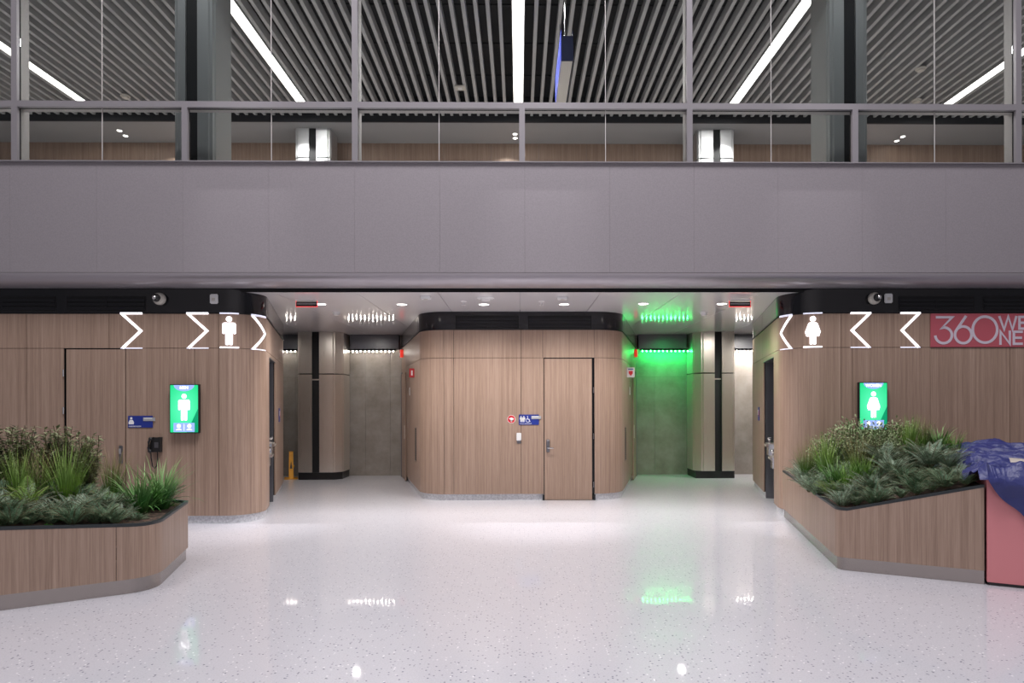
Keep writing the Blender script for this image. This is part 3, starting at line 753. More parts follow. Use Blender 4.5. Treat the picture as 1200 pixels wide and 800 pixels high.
# ------------------------------------------------------------------ green information screens
def screen(px0, px1, py0, py1, fn, word, label):
    Y = YB-.09; a = P(px0, py1, Y=Y); b_ = P(px1, py0, Y=Y); cx = (a.x+b_.x)/2; cz = (a.z+b_.z)/2; W = (b_.x-a.x)/2; Hh = (b_.z-a.z)/2
    t = thing('display_screen', label, 'screen', (cx, YB, cz))
    bx('casing', BLACKP, -W-.012, W+.012, -.085, -.03, -Hh-.012, Hh+.012, parent=t, bev=.005); bx('wall_bracket', BLACKP, -W*.6, W*.6, -.035, 0, -Hh*.7, Hh*.7, parent=t)
    s = bx('display', SCRN, -W, W, -.0885, -.084, -Hh, Hh, parent=t); y0 = -.0885
    m_ = MB(); slab2d(m_, [(W, .0), (W, -Hh), (W*.2, -Hh)], y0, y0-.001); done(m_, 'dark_corner', SCRND, t)
    m_ = MB(); n = 18; slab2d(m_, [(W*.74*math.cos(PI+PI*k/n), Hh+Hh*.26*math.sin(PI+PI*k/n)) for k in range(n+1)], y0, y0-.0015); done(m_, 'title_badge', SCRL, t)
    text(word, .060, SCRW, 'title_text', t, (0, y0-.002, Hh*.885), bold=.001)
    m_ = MB(); fn(m_, Hh*1.14, y0, y0-.002)
    for v in m_.verts: v.co.z += Hh*.07
    done(m_, 'figure', SCRW, t)
    bx('footer_panel', SCRL, -W*.76, W*.76, y0-.0015, y0, -Hh*.98, -Hh*.60, parent=t)
    m_ = MB(); box(m_, -.002, .002, y0-.003, y0-.001, -Hh*.93, -Hh*.64)
    done(m_, 'divider', SCRW, t)
    for sx in (-.38, .38):
        m_ = MB(); slab2d(m_, circ(W*sx, -Hh*.73, W*.14), y0-.001, y0-.003); done(m_, 'icon', SCRW, t)
        m_ = MB(); box(m_, W*sx-W*.13, W*sx+W*.13, y0-.003, y0-.001, -Hh*.865, -Hh*.845); box(m_, W*sx-W*.2, W*sx+W*.2, y0-.003, y0-.001, -Hh*.905, -Hh*.885); done(m_, 'caption_lines', SCRW, t)
screen(199.5, 231.8, 451, 506.5, man, 'MEN', 'green wall screen with white man figure beside the blue sign')
screen(1008, 1039.5, 448.5, 503, woman, 'WOMEN', 'green wall screen with white woman figure above the right planter')

# ------------------------------------------------------------------ blue room signs
def room_sign(px0, px1, py0, py1, Y, label, txt, family):
    a = P(px0, py1, Y=Y); b_ = P(px1, py0, Y=Y); W = (b_.x-a.x)/2; H = (b_.z-a.z)/2
    t = thing('room_sign', label, 'sign', ((a.x+b_.x)/2, Y, (a.z+b_.z)/2))
    bx('plate', BLUE, -W, W, -.010, 0, -H, H, parent=t, bev=.003)
    bx('slider', SILV, W*.25, W*1.22, -.017, -.010, H*.12, H*.72, parent=t, bev=.002)
    bx('slider_grip', WHITE, W*.32, W*.98, -.0185, -.017, H*.5, H*.66, parent=t)
    text(txt, H*.30, PRINT, 'lettering', t, (-W*.93, -.0105, -H*.78), align='LEFT', sx=.9)
    m_ = MB()
    if family:
        for cx, s in ((-.78, 1), (-.50, 1)):
            for v in [0]:
                n0 = len(m_.verts); man(m_, H*1.15*s, -.010, -.0125); m_.verts.ensure_lookup_table()
                for v in m_.verts[n0:]: v.co.x += cx*W; v.co.z += H*.15
        n0 = len(m_.verts); man(m_, H*.75, -.010, -.0125); m_.verts.ensure_lookup_table()
        for v in m_.verts[n0:]: v.co.x += -.64*W; v.co.z += -H*.05
        # wheelchair symbol
        cx = -.10*W; n0 = len(m_.verts)
        slab2d(m_, circ(cx-.03*W, H*.62, H*.09, 12), -.010, -.0125)
        stroke(m_, [(cx-.03*W, H*.48), (cx, H*.08), (cx+.13*W, H*.08), (cx+.18*W, -H*.32), (cx+.24*W, -H*.30)], H*.11, -.010, -.0125)
        stroke(m_, [(cx+H*.38*math.cos(math.radians(d_)), -H*.12+H*.34*math.sin(math.radians(d_))) for d_ in range(110, 345, 20)], H*.08, -.010, -.0125)
    else:
        slab2d(m_, circ(-.72*W, H*.58, H*.20, 14), -.010, -.0125)
        slab2d(m_, [(-.84*W, H*.32), (-.60*W, H*.32), (-.50*W, -H*.1), (-.52*W, -H*.42), (-.92*W, -H*.42), (-.94*W, -H*.1)], -.010, -.0125)
        slab2d(m_, circ(-.66*W, H*.02, H*.15, 12), -.0125, -.0128)
    done(m_, 'pictogram', PRINT, t)
room_sign(150.3, 179.3, 487, 501, YB, 'small blue nursing room sign with silver slider, left wall', 'NURSING ROOM', False)
room_sign(608, 631.5, 485.5, 497.7, 11.5, 'small blue family restroom sign beside the central door', 'FAMILY RESTROOM', True)

def round_sign():
    p = P(599.2, 491, Y=11.5); t = thing('no_smoking_sign', 'small round red and white prohibition sticker on the central block', 'sign', (p.x, 11.5, p.z))
    m_ = MB(); slab2d(m_, circ(0, 0, .068, 28), 0, -.003); done(m_, 'disc', RED, t)
    m_ = MB(); slab2d(m_, [(-.045, .012), (.0, .03), (.045, .012), (.04, -.008), (.012, -.012), (.01, -.05), (-.006, -.045), (-.012, -.01)], -.003, -.0045); done(m_, 'white_symbol', PRINT, t)
    m_ = MB()
    for r0, r1, y in ((.068, .073, -.002),):
        n = 28
        for k in range(n):
            a, b_ = 2*PI*k/n, 2*PI*(k+1)/n
            slab2d(m_, [(r0*math.cos(a), r0*math.sin(a)), (r1*math.cos(a), r1*math.sin(a)), (r1*math.cos(b_), r1*math.sin(b_)), (r0*math.cos(b_), r0*math.sin(b_))], 0, -.004)
    done(m_, 'white_rim', PRINT, t)
round_sign()
p = P(608, 512.5, Y=11.5); t = thing('wall_button', 'white push button box left of the central door', 'button', (p.x, 11.5, p.z))
bx('backplate', STEELD, -.035, .035, -.012, 0, -.105, .075, parent=t, bev=.004); bx('button', WHITE, -.043, .043, -.034, -.012, -.055, .085, parent=t, bev=.008)

# black wall telephone
p = P(183.5, 521, Y=YB); t = thing('wall_telephone', 'black wall telephone with a dangling cord under the green screen', 'telephone', (p.x, YB, p.z))
b = MB(); slab2d(b, [(-.065, -.10), (.085, -.10), (.085, .11), (-.03, .11), (-.065, .0)], 0, -.06); bmesh.ops.bevel(b, geom=b.edges[:], offset=.004, segments=1, affect='EDGES'); done(b, 'base', BLACKP, t)
b = MB(); tube(b, [(-.045, -.075, .10), (-.06, -.095, .04), (-.065, -.095, -.04), (-.055, -.075, -.09)], .017); sphere(b, (-.045, -.075, .09), .028); sphere(b, (-.055, -.075, -.085), .028); done(b, 'handset', BLACKP, t, smooth=True)
bx('keypad', STEELD, .0, .06, -.064, -.06, -.04, .04, parent=t, bev=.003)
b = MB(); tube(b, [(-.05, -.06, -.10), (-.055, -.04, -.2), (-.04, -.03, -.31), (-.01, -.03, -.34), (.02, -.03, -.30), (.03, -.03, -.2), (.03, -.03, -.10)], .008); done(b, 'cord', BLACKP, t, smooth=True)

# security cameras and square sensors on the black bands
for px, py, sx, lab, path in ((187, 350, -1, 'white dome security camera on the black band of the left wall', PL), (1024.5, 349.5, 1, 'white dome security camera on the black band of the right wall', PR)):
    p = P(px, py, Y=YB-.05); t = thing('security_camera', lab, 'security camera', (p.x, YB-.013, p.z))
    b = MB(); lathe(b, [(.075, 0), (.088, -.02), (.088, -.06), (.07, -.085)], axis='Y'); done(b, 'housing', OFFW, t, smooth=True)
    b = MB(); sphere(b, (sx*.018, -.078, .006), .058, seg=24); done(b, 'dome', BLACKP, t, smooth=True)
    b = MB(); lathe(b, [(.022, -.125), (.028, -.132), (.018, -.14)], (sx*.03, 0, .006), axis='Y'); done(b, 'lens', CHROME, t, smooth=True)
for px, py, lab in ((251, 350.2, 'small square white sensor box on the left black band'), (1041, 349.5, 'small square white sensor box on the right black band')):
    p = P(px, py, Y=YB-.03); t = thing('sensor_box', lab, 'sensor', (p.x, YB-.013, p.z))
    bx('body', WHITE, -.058, .058, -.04, 0, -.07, .07, parent=t, bev=.012); bx('label_window', OFFW, -.028, .022, -.042, -.04, -.03, .012, parent=t)
    
# pink banner
Yb = YB-.008; a = P(1090.5, 405, Y=Yb); zb0, zb1 = SEAM+.004, WT-.004
t = thing('pink_banner', 'pink banner reading 360 WE NE on the right wall', 'banner', (a.x, Yb, zb0)); BH = zb1-zb0; BW = 1.62
bx('panel', BANNER, 0, BW, -.006, .006, 0, BH, parent=t); y0, y1 = -.006, -.010
b = MB(); u = BH/40.0; W3 = 3.1*u
def arc(cx, cz, rx, rz, a0, a1, n=26): return [(cx+rx*math.cos(math.radians(a0+(a1-a0)*k/n)), cz+rz*math.sin(math.radians(a0+(a1-a0)*k/n))) for k in range(n+1)]
zz = lambda py: (55.5-py)*u      # banner crop tenth-pixels -> metres
xx = lambda px: (px-10.9)*u
stroke(b, [(xx(17), zz(20)), (xx(36.8), zz(20)), (xx(24), zz(33))]+arc(xx(26.2), zz(41.5), 10*u, 9.5*u, 88, -178), W3, y0, y1)
stroke(b, arc(xx(50), zz(41), 10*u, 10*u, 0, 360, 36), W3, y0, y1)
stroke(b, [(xx(53.5), zz(18.3)), (xx(42), zz(35))], W3, y0, y1-.0005)
stroke(b, arc(xx(76.3), zz(34.8), 14.8*u, 15.6*u, 0, 360, 44), W3, y0, y1+.0005)
done(b, 'numerals', BANTXT, t)
b = MB(); s3 = 2.9*u
stroke(b, [(xx(93.5), zz(18.5)), (xx(99.5), zz(34.8)), (xx(104.5), zz(19)), (xx(109.5), zz(34.8)), (xx(114.5), zz(18.5))], s3, y0, y1)
stroke(b, [(xx(127.5), zz(19.6)), (xx(118), zz(19.6)), (xx(118), zz(33.6)), (xx(127.5), zz(33.6))], s3, y0, y1); stroke(b, [(xx(118), zz(26.6)), (xx(126.5), zz(26.6))], s3, y0, y1-.0004)
stroke(b, [(xx(95), zz(53)), (xx(95), zz(37)), (xx(106.3), zz(52)), (xx(106.3), zz(36))], s3, y0, y1)
stroke(b, [(xx(122), zz(37.4)), (xx(111.2), zz(37.4)), (xx(111.2), zz(51.8)), (xx(122), zz(51.8))], s3, y0, y1); stroke(b, [(xx(111.2), zz(44.6)), (xx(121), zz(44.6))], s3, y0, y1-.0004)
done(b, 'letters', BANTXT, t)

# signs and devices on the sides of the central block and niches
def side_mount(path, Y, left, z, name, lab, cat):
    s = s_depth(path, Y, 0) if left else None
    if not left:
        s = path.len
        while s > 0:
            p, n = path.at(s)
            if abs(n.x) > .9 and abs(p.y-Y) < .006: break
            s -= .004
    (x, y), rz = frame_at(path, s); return thing(name, lab, cat, (x, y, z), rz)
t = side_mount(PC, 12.75, True, 2.35, 'fire_alarm_sign', 'small red fire alarm sign projecting from the left side of the central block', 'fire alarm')
bx('plate', RED, 0, .02, -.10, 0, -.09, .09, parent=t, bev=.004); bx('white_mark', PRINT, .02, .022, -.065, -.035, -.05, .05, parent=t)
t = side_mount(PC, 12.9, False, 2.36, 'notice_sign', 'small white notice with red shield projecting from the right side of the central block', 'sign')
bx('plate', WHITE, -.012, 0, -.155, 0, -.10, .10, parent=t, bev=.003)
b = MB(); slab2d(b, [(-.04, .03), (.04, .03), (.04, -.02), (0, -.07), (-.04, -.02)], 0, -.003); b.transform(Matrix.Translation((-.012, -.078, 0)) @ Matrix.Rotation(-PI/2, 4, 'Z')); done(b, 'red_shield', RED, t)
bx('text_lines', BLUE, -.014, -.012, -.13, -.025, .055, .075, parent=t)
for left, sd in ((True, 'left'), (False, 'right')):
    t = side_mount(PC, 13.6, left, 2.0, 'light_switch', 'small white wall plate on the %s side of the central block' % sd, 'switch')
    bx('plate', WHITE, -.06, .06, -.01, 0, -.085, .085, parent=t, bev=.004); bx('rocker', OFFW, -.018, .018, -.016, -.01, -.04, .04, parent=t, bev=.002)
    t = side_mount(PC, 12.5, left, .95, 'air_grille', 'dark slotted air grille low on the %s side of the central block' % sd, 'vent')
    bx('frame', STEELD, -.1, .1, -.006, 0, -.33, .33, parent=t, bev=.002)
    b = MB()
    for k in range(16): box(b, -.08, .08, -.009, -.006, -.3+k*.039, -.3+k*.039+.018)
    done(b, 'slots', VOID, t)
    t = side_mount(PC, 15.15, left, 2.92, 'strobe_light', 'red fire strobe high on the %s side of the central block' % sd, 'fire alarm')
    bx('body', mat('red_strobe_'+sd, (.6, .02, .02), .3, emit=(1, .05, .02), es=.5), -.06, .06, -.07, 0, -.09, .09, parent=t, bev=.008); bx('lens', WHITE, -.03, .03, -.085, -.07, -.05, .02, parent=t, bev=.004)
for path, left, sd in ((PL, True, 'left'), (PR, False, 'right')):
    s = s_depth(path, 12.35, 0); (x, y), rz = frame_at(path, s)
    t = thing('room_sign', 'tiny blue plaque beside the drinking fountain niche, %s entrance' % sd, 'sign', (x, y, 1.53), rz)
    bx('plate', BLUE, -.12, .12, -.012, 0, -.13, .13, parent=t, bev=.003); bx('print', PRINT, -.08, .04, -.014, -.012, -.02, .08, parent=t)
    bx('red_corner', RED, .06, .11, -.014, -.012, -.05, .07, parent=t)

# ------------------------------------------------------------------ things under the lower ceiling
order = ['leftmost', 'second from the left', 'third from the left', 'third from the right', 'second from the right', 'rightmost']
for (px, py), o_ in zip(((376, 356), (471, 356.5), (567, 356.5), (661, 356.3), (754, 355.7), (846, 355.7)), order):
    p = P(px, py, z=CZ); small_down(p.x, p.y, CZ, 'round recessed downlight in the glossy white ceiling, %s of its row' % o_, 'downlights over the entrances', .075)
def exit_sign(px, label, seed):
    a = P(px-12.6, 359.3, Y=10.2); c = P(px+12.6, 345, Y=10.2); W = (c.x-a.x)/2; H = CZ-a.z
    t = thing('exit_sign', label, 'exit sign', ((a.x+c.x)/2, 10.2, CZ))
    bx('ceiling_plate', WHITE, -W*1.02, W*1.02, -.03, .03, -.012, 0, parent=t, bev=.003)
    bx('clear_panel', CLEAR, -W, W, -.004, .004, -H, -.012, parent=t)
    bx('smoked_band', REDS, -W*.97, W*.97, -.008, -.005, -H*.97, -H*.30, parent=t)
    b = MB(); box(b, -W, -W+.008, -.007, .007, -H, -.012); box(b, W-.008, W, -.007, .007, -H, -.012); box(b, -W, W, -.007, .007, -H-.006, -H+.006); done(b, 'glowing_edge', REDG, t)
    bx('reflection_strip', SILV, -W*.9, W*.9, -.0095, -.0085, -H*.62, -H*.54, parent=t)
exit_sign(359.4, 'dark exit sign with glowing red edges hanging at the left entrance', 1)
exit_sign(867, 'dark exit sign with glowing red edges hanging at the right entrance', 2)
def sprinkler(px, py, lab):
    p = P(px, py-4, z=CZ); t = thing('ceiling_sprinkler', lab, 'sprinkler', (p.x, p.y, CZ))
    b = MB(); lathe(b, [(.05, 0), (.05, -.006), (.035, -.012)]); done(b, 'escutcheon', WHITE, t, smooth=True)
    b = MB(); cyl(b, (0, 0, -.01), (0, 0, -.06), .012); cyl(b, (0, 0, -.06), (0, 0, -.064), .03); done(b, 'deflector', WHITE, t, smooth=True)
sprinkler(543.5, 357, 'small white sprinkler head on the ceiling left of the round speaker')
sprinkler(634.5, 357, 'small white sprinkler head on the ceiling right of the round speaker')
p = P(569, 348.5, z=CZ); t = thing('ceiling_speaker', 'round white ceiling speaker above the central block', 'speaker', (p.x, p.y, CZ))
b = MB(); lathe(b, [(.135, 0), (.135, -.012), (.12, -.02)]); done(b, 'flange', WHITE, t, smooth=True)
b = MB(); lathe(b, [(.08, -.02), (.065, -.05), (.02, -.06)]); done(b, 'dome', WHITE, t, smooth=True)
for px, py, lab in ((499, 347, 'small white box sensor on the ceiling above the central block left corner'), (659, 347.5, 'small white box sensor on the ceiling right of the centre')):
    p = P(px, py, z=CZ); t = thing('ceiling_sensor', lab, 'sensor', (p.x, p.y, CZ))
    bx('body', WHITE, -.075, .075, -.06, .06, -.045, 0, parent=t, bev=.008); bx('lens', OFFW, -.03, .03, -.03, .03, -.052, -.045, parent=t, bev=.003)
for px, py, lab in ((394, 365.5, 'faint round smoke detector near the left steel column'), (825, 366, 'faint round smoke detector near the right steel column')):
    detector(px, py, CZ, lab, .07, WHITE)
# ------------------------------------------------------------------ wet floor sign seen almost edge-on
p = P(343, 560, z=0); t = thing('wet_floor_sign', 'yellow folding wet floor sign standing beside the left steel column', 'safety sign', (p.x, p.y-.1, 0), .34)
for s in (-1, 1):
    b = MB(); slab2d(b, [(-.055, .02), (.055, .02), (.045, .60), (.03, .63), (-.03, .63), (-.045, .60)], -.006, .006)
    b.transform(Matrix.Rotation(s*math.radians(10), 4, 'X') @ Matrix.Identity(4)) if False else None
    for v in b.verts: v.co.y += s*(.63-v.co.z)*.22
    done(b, 'board', YEL, t)
b = MB(); box(b, -.15, .15, -.17, -.12, 0, .022, bev=.006); box(b, -.15, .15, .12, .17, 0, .022, bev=.006); done(b, 'feet', YEL, t)
b = MB(); slab2d(b, [(-.028, .24), (.028, .24), (0, .42)], -.02, -.021)
for v in b.verts: v.co.y -= (.63-v.co.z)*.22-.013
done(b, 'warning_mark', BLACKP, t)
b = MB(); cyl(b, (-.05, 0, .625), (.05, 0, .625), .012); done(b, 'hinge', YEL, t, smooth=True)
b = MB(); box(b, .045, .075, -.05, .05, .27, .31, bev=.005); done(b, 'strap', YEL, t)

# ------------------------------------------------------------------ planters
def poly_path(pts, rad): return Path(pts, rad, 12)
def planter(name, label, pts, rad, zt, kick, seams=(), extra=()):
    """pts run with outside on the right-hand side of travel, closed polygon by last->first"""
    pa = poly_path(pts, rad)
    out = [(p.x, p.y) for p in pa.p]
    t = thing(name, label, 'planter', (0, 0, 0))
    cs = [0]+sorted(seams(pa))+[pa.len] if callable(seams) else [0, pa.len]
    b = MB()
    for a, c in zip(cs, cs[1:]):
        qs = pa.cuts(a+.002, c-.002); rows = []
        for s in qs:
            p, n = pa.at(s); i = p-n*.025
            rows.append([b.verts.new((p.x, p.y, kick)), b.verts.new((p.x, p.y, zt(p.x, p.y)-.002)), b.verts.new((i.x, i.y, zt(p.x, p.y)-.002)), b.verts.new((i.x, i.y, kick))])
        for r0, r1 in zip(rows, rows[1:]):
            for k in range(4): b.faces.new((r0[k], r1[k], r1[(k+1) % 4], r0[(k+1) % 4]))
        b.faces.new(rows[0]); b.faces.new(rows[-1][::-1])
    done(b, 'wood_cladding', WOOD, t, smooth=True)
    b = MB(); ribbon(b, pa, 0, pa.len, 0, kick-.002, off=-.02, thick=.03); done(b, 'kick_plate', KICK, t, smooth=True)
    b = MB(); rows = []
    for s in pa.cuts(0, pa.len):
        p, n = pa.at(s); z = zt(p.x, p.y); i = p-n*.034; j = p+n*.004
        rows.append([b.verts.new((j.x, j.y, z-.01)), b.verts.new((j.x, j.y, z+.006)), b.verts.new((i.x, i.y, z+.006)), b.verts.new((i.x, i.y, z-.12))])
    for r0, r1 in zip(rows, rows[1:]):
        for k in range(4): b.faces.new((r0[k], r1[k], r1[(k+1) % 4], r0[(k+1) % 4]))
    done(b, 'rim', LINER, t, smooth=True)
    b = MB(); inn = []
    for s in pa.cuts(0, pa.len):
        p, n = pa.at(s); i = p-n*.05; inn.append((i.x, i.y))
    prism(b, inn+list(extra), 0, 0, ztop=lambda x, y: zt(x, y)-.018, zbot=lambda x, y: zt(x, y)-.2); done(b, 'soil', SOIL, t)
    return t
zL = lambda x, y: .632+max(0, -3.5-x)*.082 if y < 7.0 else .632+max(0, -3.5-x)*.082
planter('planter', 'wood clad planter with steel kick plate at the left, freestanding', [(-6.9, 7.28), (-6.9, 3.98), (-3.40, 6.05), (-3.735, 7.28), (-6.9, 7.2801)], [0, 0, .30, .05, 0], zL, .135,
        seams=lambda pa: [pa.s_px(136, .3), pa.s_px(206, .3)])
zR = lambda x, y: .645+max(0, min(1, (x-3.45)/1.0-(y-6.6)*.12))*.31
planter('planter', 'wood clad planter with sloping rim against the right wall', [(4.03, 9.74), (3.315, 6.64), (4.45, 6.065)], [0, .12, 0], zR, .135,
        seams=lambda pa: [.55], extra=[(5.9, 9.0), (5.9, 9.34), (4.45, 9.34)])

# pink counter, tarp, papers
U = Vector((.893, -.450)); V = Vector((.450, .893)); O = Vector((4.462, 6.055))
def uv(a, b_): r = O+U*a+V*b_; return (r.x, r.y)
t = thing('pink_counter', 'pink counter box half covered by a blue sheet at the right edge', 'counter', (O.x, O.y, 0), math.atan2(U.y, U.x))
bx('body', PINK, .004, 2.2, .004, 2.9, .03, 1.0, parent=t, bev=.004); bx('base_plate', BLACKP, .02, 2.18, .02, 2.88, 0, .03, parent=t); bx('worktop', PINK, 0, 2.2, 0, 2.9, 1.0, 1.02, parent=t, bev=.003)
def fold(x, y, z=0):
    n = noise.noise
    r = 0
    for f, a, sx in ((1.6, .07, 1.2), (3.4, .085, 1.9), (7, .040, 1.9), (15, .013, 1.5), (31, .004, 1.0)):
        v = n(Vector((x*f*.55, y*f*sx*.8, z*f*.6+f))); r += a*(1-2*abs(v)*1.3)
    return r
b = MB(); NA, NB = 220, 280; G = []
for i in range(NA+1):
    a = -.42+(2.4)*i/NA; row = []
    edge = .10+.16*noise.noise(Vector((0, a*3, 4)))
    for j in range(NB+1):
        drop = max(.02, min(.75, a*1.25+.03+.03*math.sin(a*17))) if a > -.02 else .02
        tt = -drop+(2.95+.10*noise.noise(Vector((a*4, 1, 2)))+drop)*j/NB
        spill = max(0., -a); left_reach = max(.07, .05+.13*max(0, tt)+.16*noise.noise(Vector((tt*2.3, 7, 1))))
        # pull the left part to a ragged line
        aa = a if a > 0 else a/.42*left_reach
        if tt >= 0:
            zf = 1.035+fold(aa, tt)*(.9 if aa > 0 else max(.3, .9+aa*4))
            if aa < 0: zf -= min(.16, (-aa)*.42)
            bb = tt; zz_ = max(zf, 1.026 if aa > 0 else .95)
            zz_ += .10*math.exp(-((tt-2.6)/.45)**2)*min(1, max(0, aa+.2))+.05*math.exp(-((tt-.35)/.15)**2)
        else:
            zz_ = 1.03+tt+.0; bb = -.030-abs(fold(aa, tt*.6, 2))*.45
            zz_ += .02*fold(aa, 0)
            if aa < 0: bb -= 0
        if -.12 < tt < .12:
            k = (tt+.12)/.24; z_top = 1.035+fold(aa, max(tt, 0))*.9; zz_ = min(zz_, z_top)
        x, y = uv(aa, bb); row.append(b.verts.new((x, y, zz_)))
    G.append(row)
for i in range(NA):
    for j in range(NB): b.faces.new((G[i][j], G[i+1][j], G[i+1][j+1], G[i][j+1]))
o = done(b, 'tarpaulin', TARP, smooth=False)
for pl in o.data.polygons: pl.use_smooth = True
m_ = o.modifiers.new('smooth', 'SMOOTH'); m_.factor = .5; m_.iterations = 2
tag(o, 'crumpled dark blue sheet draped over the pink counter', 'tarp')
b = MB(); x, y = uv(.22, .28)
R = []
for i in range(15):
    s = i/14; row = []
    for j in range(5):
        w_ = j/4; a_ = .20+1.0*s; bb = .06+.26*w_*(.3+s)-.0*s; x, y = uv(a_, bb)
        row.append(b.verts.new((x, y, 1.175+.010*math.sin(s*9+w_*2)+.03*w_-.01*s)))
    R.append(row)
for i in range(14):
    for j in range(4): b.faces.new((R[i][j], R[i+1][j], R[i+1][j+1], R[i][j+1]))
bmesh.ops.solidify(b, geom=b.faces[:], thickness=.010)
tag(done(b, 'paper_sheet', PAPER), 'long cream sheet of paper lying on the crumpled blue sheet', 'paper')

# ------------------------------------------------------------------ plants
def blade(bm, base, az, L, lean, w, seg=6, curl=.5):
    d = Vector((math.cos(az), math.sin(az), 0)); sd = Vector((-d.y, d.x, 0)); prev = None; p = Vector(base); th = lean
    for i in range(seg+1):
        s = i/seg; ww = w*(1-s**1.6)*(.6+.4*min(1, s*4))+.0006
        a = bm.verts.new(p-sd*ww/2); c = bm.verts.new(p+sd*ww/2)
        if prev: bm.faces.new((prev[0], prev[1], c, a))
        prev = (a, c); th += curl/seg*(.4+1.4*s)
        p = p+(d*math.sin(th)+Vector((0, 0, math.cos(th))))*L/seg
def grass_mesh(seed, n, h, w, lean, curl, m, name='blades', base_r=.06):
    random.seed(seed); bm = MB()
    for _ in range(n):
        a = random.uniform(0, 2*PI); r = base_r*math.sqrt(random.random())
        blade(bm, (r*math.cos(a), r*math.sin(a), 0), a+random.gauss(0, .5), h*random.uniform(.55, 1.08), abs(random.gauss(0, lean)), w*random.uniform(.7, 1.2), curl=random.uniform(.3, 1)*curl)
    me = bpy.data.meshes.new(name); bm.to_mesh(me); bm.free(); me.materials.append(m); return me
def frond(bm, bs, base, az, L, lean, curl, nl, lw, ratio=.34):
    d = Vector((math.cos(az), math.sin(az), 0)); sd = Vector((-d.y, d.x, 0)); p = Vector(base); th = lean; pts = [p.copy()]
    for i in range(nl):
        s = (i+1)/nl; th += curl/nl*(.5+s); step = d*math.sin(th)+Vector((0, 0, math.cos(th))); p = p+step*L/nl; pts.append(p.copy())
        if s < .12: continue
        ll = L*ratio*math.sin(PI*min(1, .12+.88*s))**.8*(1-.25*s)+.006
        nrm = step.cross(sd).normalized()
        for k in (-1, 1):
            o = sd*k; tip = p+(o*.92+step*.42-nrm*.0+Vector((0, 0, -.22)))*ll; mid = p.lerp(tip, .45); wv = step.normalized()*lw
            v0, v1, v2, v3 = bm.verts.new(p), bm.verts.new(mid-wv*.5), bm.verts.new(tip), bm.verts.new(mid+wv*.5)
            bm.faces.new((v0, v1, v2, v3))
    tube(bs, pts[::2] if len(pts) > 6 else pts, .0022, 4)
def fern_mesh(seed, n, L, m, lean=.45, curl=1.1, nl=26, ratio=.34, spread=.0):
    random.seed(seed); bm = MB(); bs = MB()
    for k in range(n):
        a = 2*PI*k/n+random.uniform(-.3, .3); ln = random.uniform(.1, .9)*lean*1.6
        frond(bm, bs, (.015*math.cos(a), .015*math.sin(a), 0), a, L*random.uniform(.65, 1.1), ln, curl*random.uniform(.7, 1.2), nl, L*.015, ratio)
    a = bpy.data.meshes.new('fronds'); bm.to_mesh(a); bm.free(); a.materials.append(m)
    c = bpy.data.meshes.new('stalks'); bs.to_mesh(c); bs.free(); c.materials.append(STEM); return a, c
def shrub_mesh(seed, H, R, m, nst=16, nlf=16, lf=.035, lfw=.4):
    random.seed(seed); bm = MB(); bs = MB()
    for k in range(nst):
        a = random.uniform(0, 2*PI); r = R*math.sqrt(random.random()); h = H*random.uniform(.6, 1.05)
        pts = []; 
        for i in range(7):
            s = i/6; pts.append(Vector((r*math.cos(a)*s**.8+.015*math.sin(7*s+k), r*math.sin(a)*s**.8+.015*math.cos(6*s+k*2), h*s)))
        tube(bs, pts, .004, 4)
        for i in range(nlf):
            s = .25+.75*(i+random.random())/nlf; j = min(5, int(s*6)); p = pts[j].lerp(pts[j+1], s*6-j) if j < 6 else pts[-1]
            az = random.uniform(0, 2*PI); el = random.uniform(-.3, .9); L = lf*random.uniform(.7, 1.4)
            d = Vector((math.cos(az)*math.cos(el), math.sin(az)*math.cos(el), math.sin(el))); sd = d.cross(Vector((0, 0, 1))).normalized()
            up = sd.cross(d); 
            v = [p, p+d*L*.45-sd*L*lfw*.5, p+d*L-up*L*.15, p+d*L*.45+sd*L*lfw*.5]
            bm.faces.new([bm.verts.new(q_) for q_ in v])
    a_ = bpy.data.meshes.new('foliage'); bm.to_mesh(a_); bm.free(); a_.materials.append(m)
    c = bpy.data.meshes.new('stems'); bs.to_mesh(c); bs.free(); c.materials.append(STEM); return a_, c
G_TALL = [grass_mesh(s, 150, .72, .008, .20, .45, L_GRASS) for s in (1, 2)]
G_BRN = [grass_mesh(s, 190, .66, .0055, .22, .5, L_GRASSB) for s in (3, 4)]
G_BROAD = [grass_mesh(s, 120, .60, .022, .42, 1.4, L_BLADE, base_r=.08) for s in (5, 6)]
G_FINE = [grass_mesh(s, 160, .40, .006, .35, .9, L_GRASS) for s in (7, 8)]
FE = [fern_mesh(s, 34, .30, L_FERN, ratio=.19) for s in (11, 12, 13)]
FES = [fern_mesh(s, 36, .33, L_FERNS, ratio=.20) for s in (14, 15)]
FEY = [fern_mesh(s, 12, .34, L_FERNY, ratio=.24) for s in (16,)]
SH = [shrub_mesh(s, .85, .24, L_SHRUB, 30, 34, .075, .42) for s in (21, 22)]
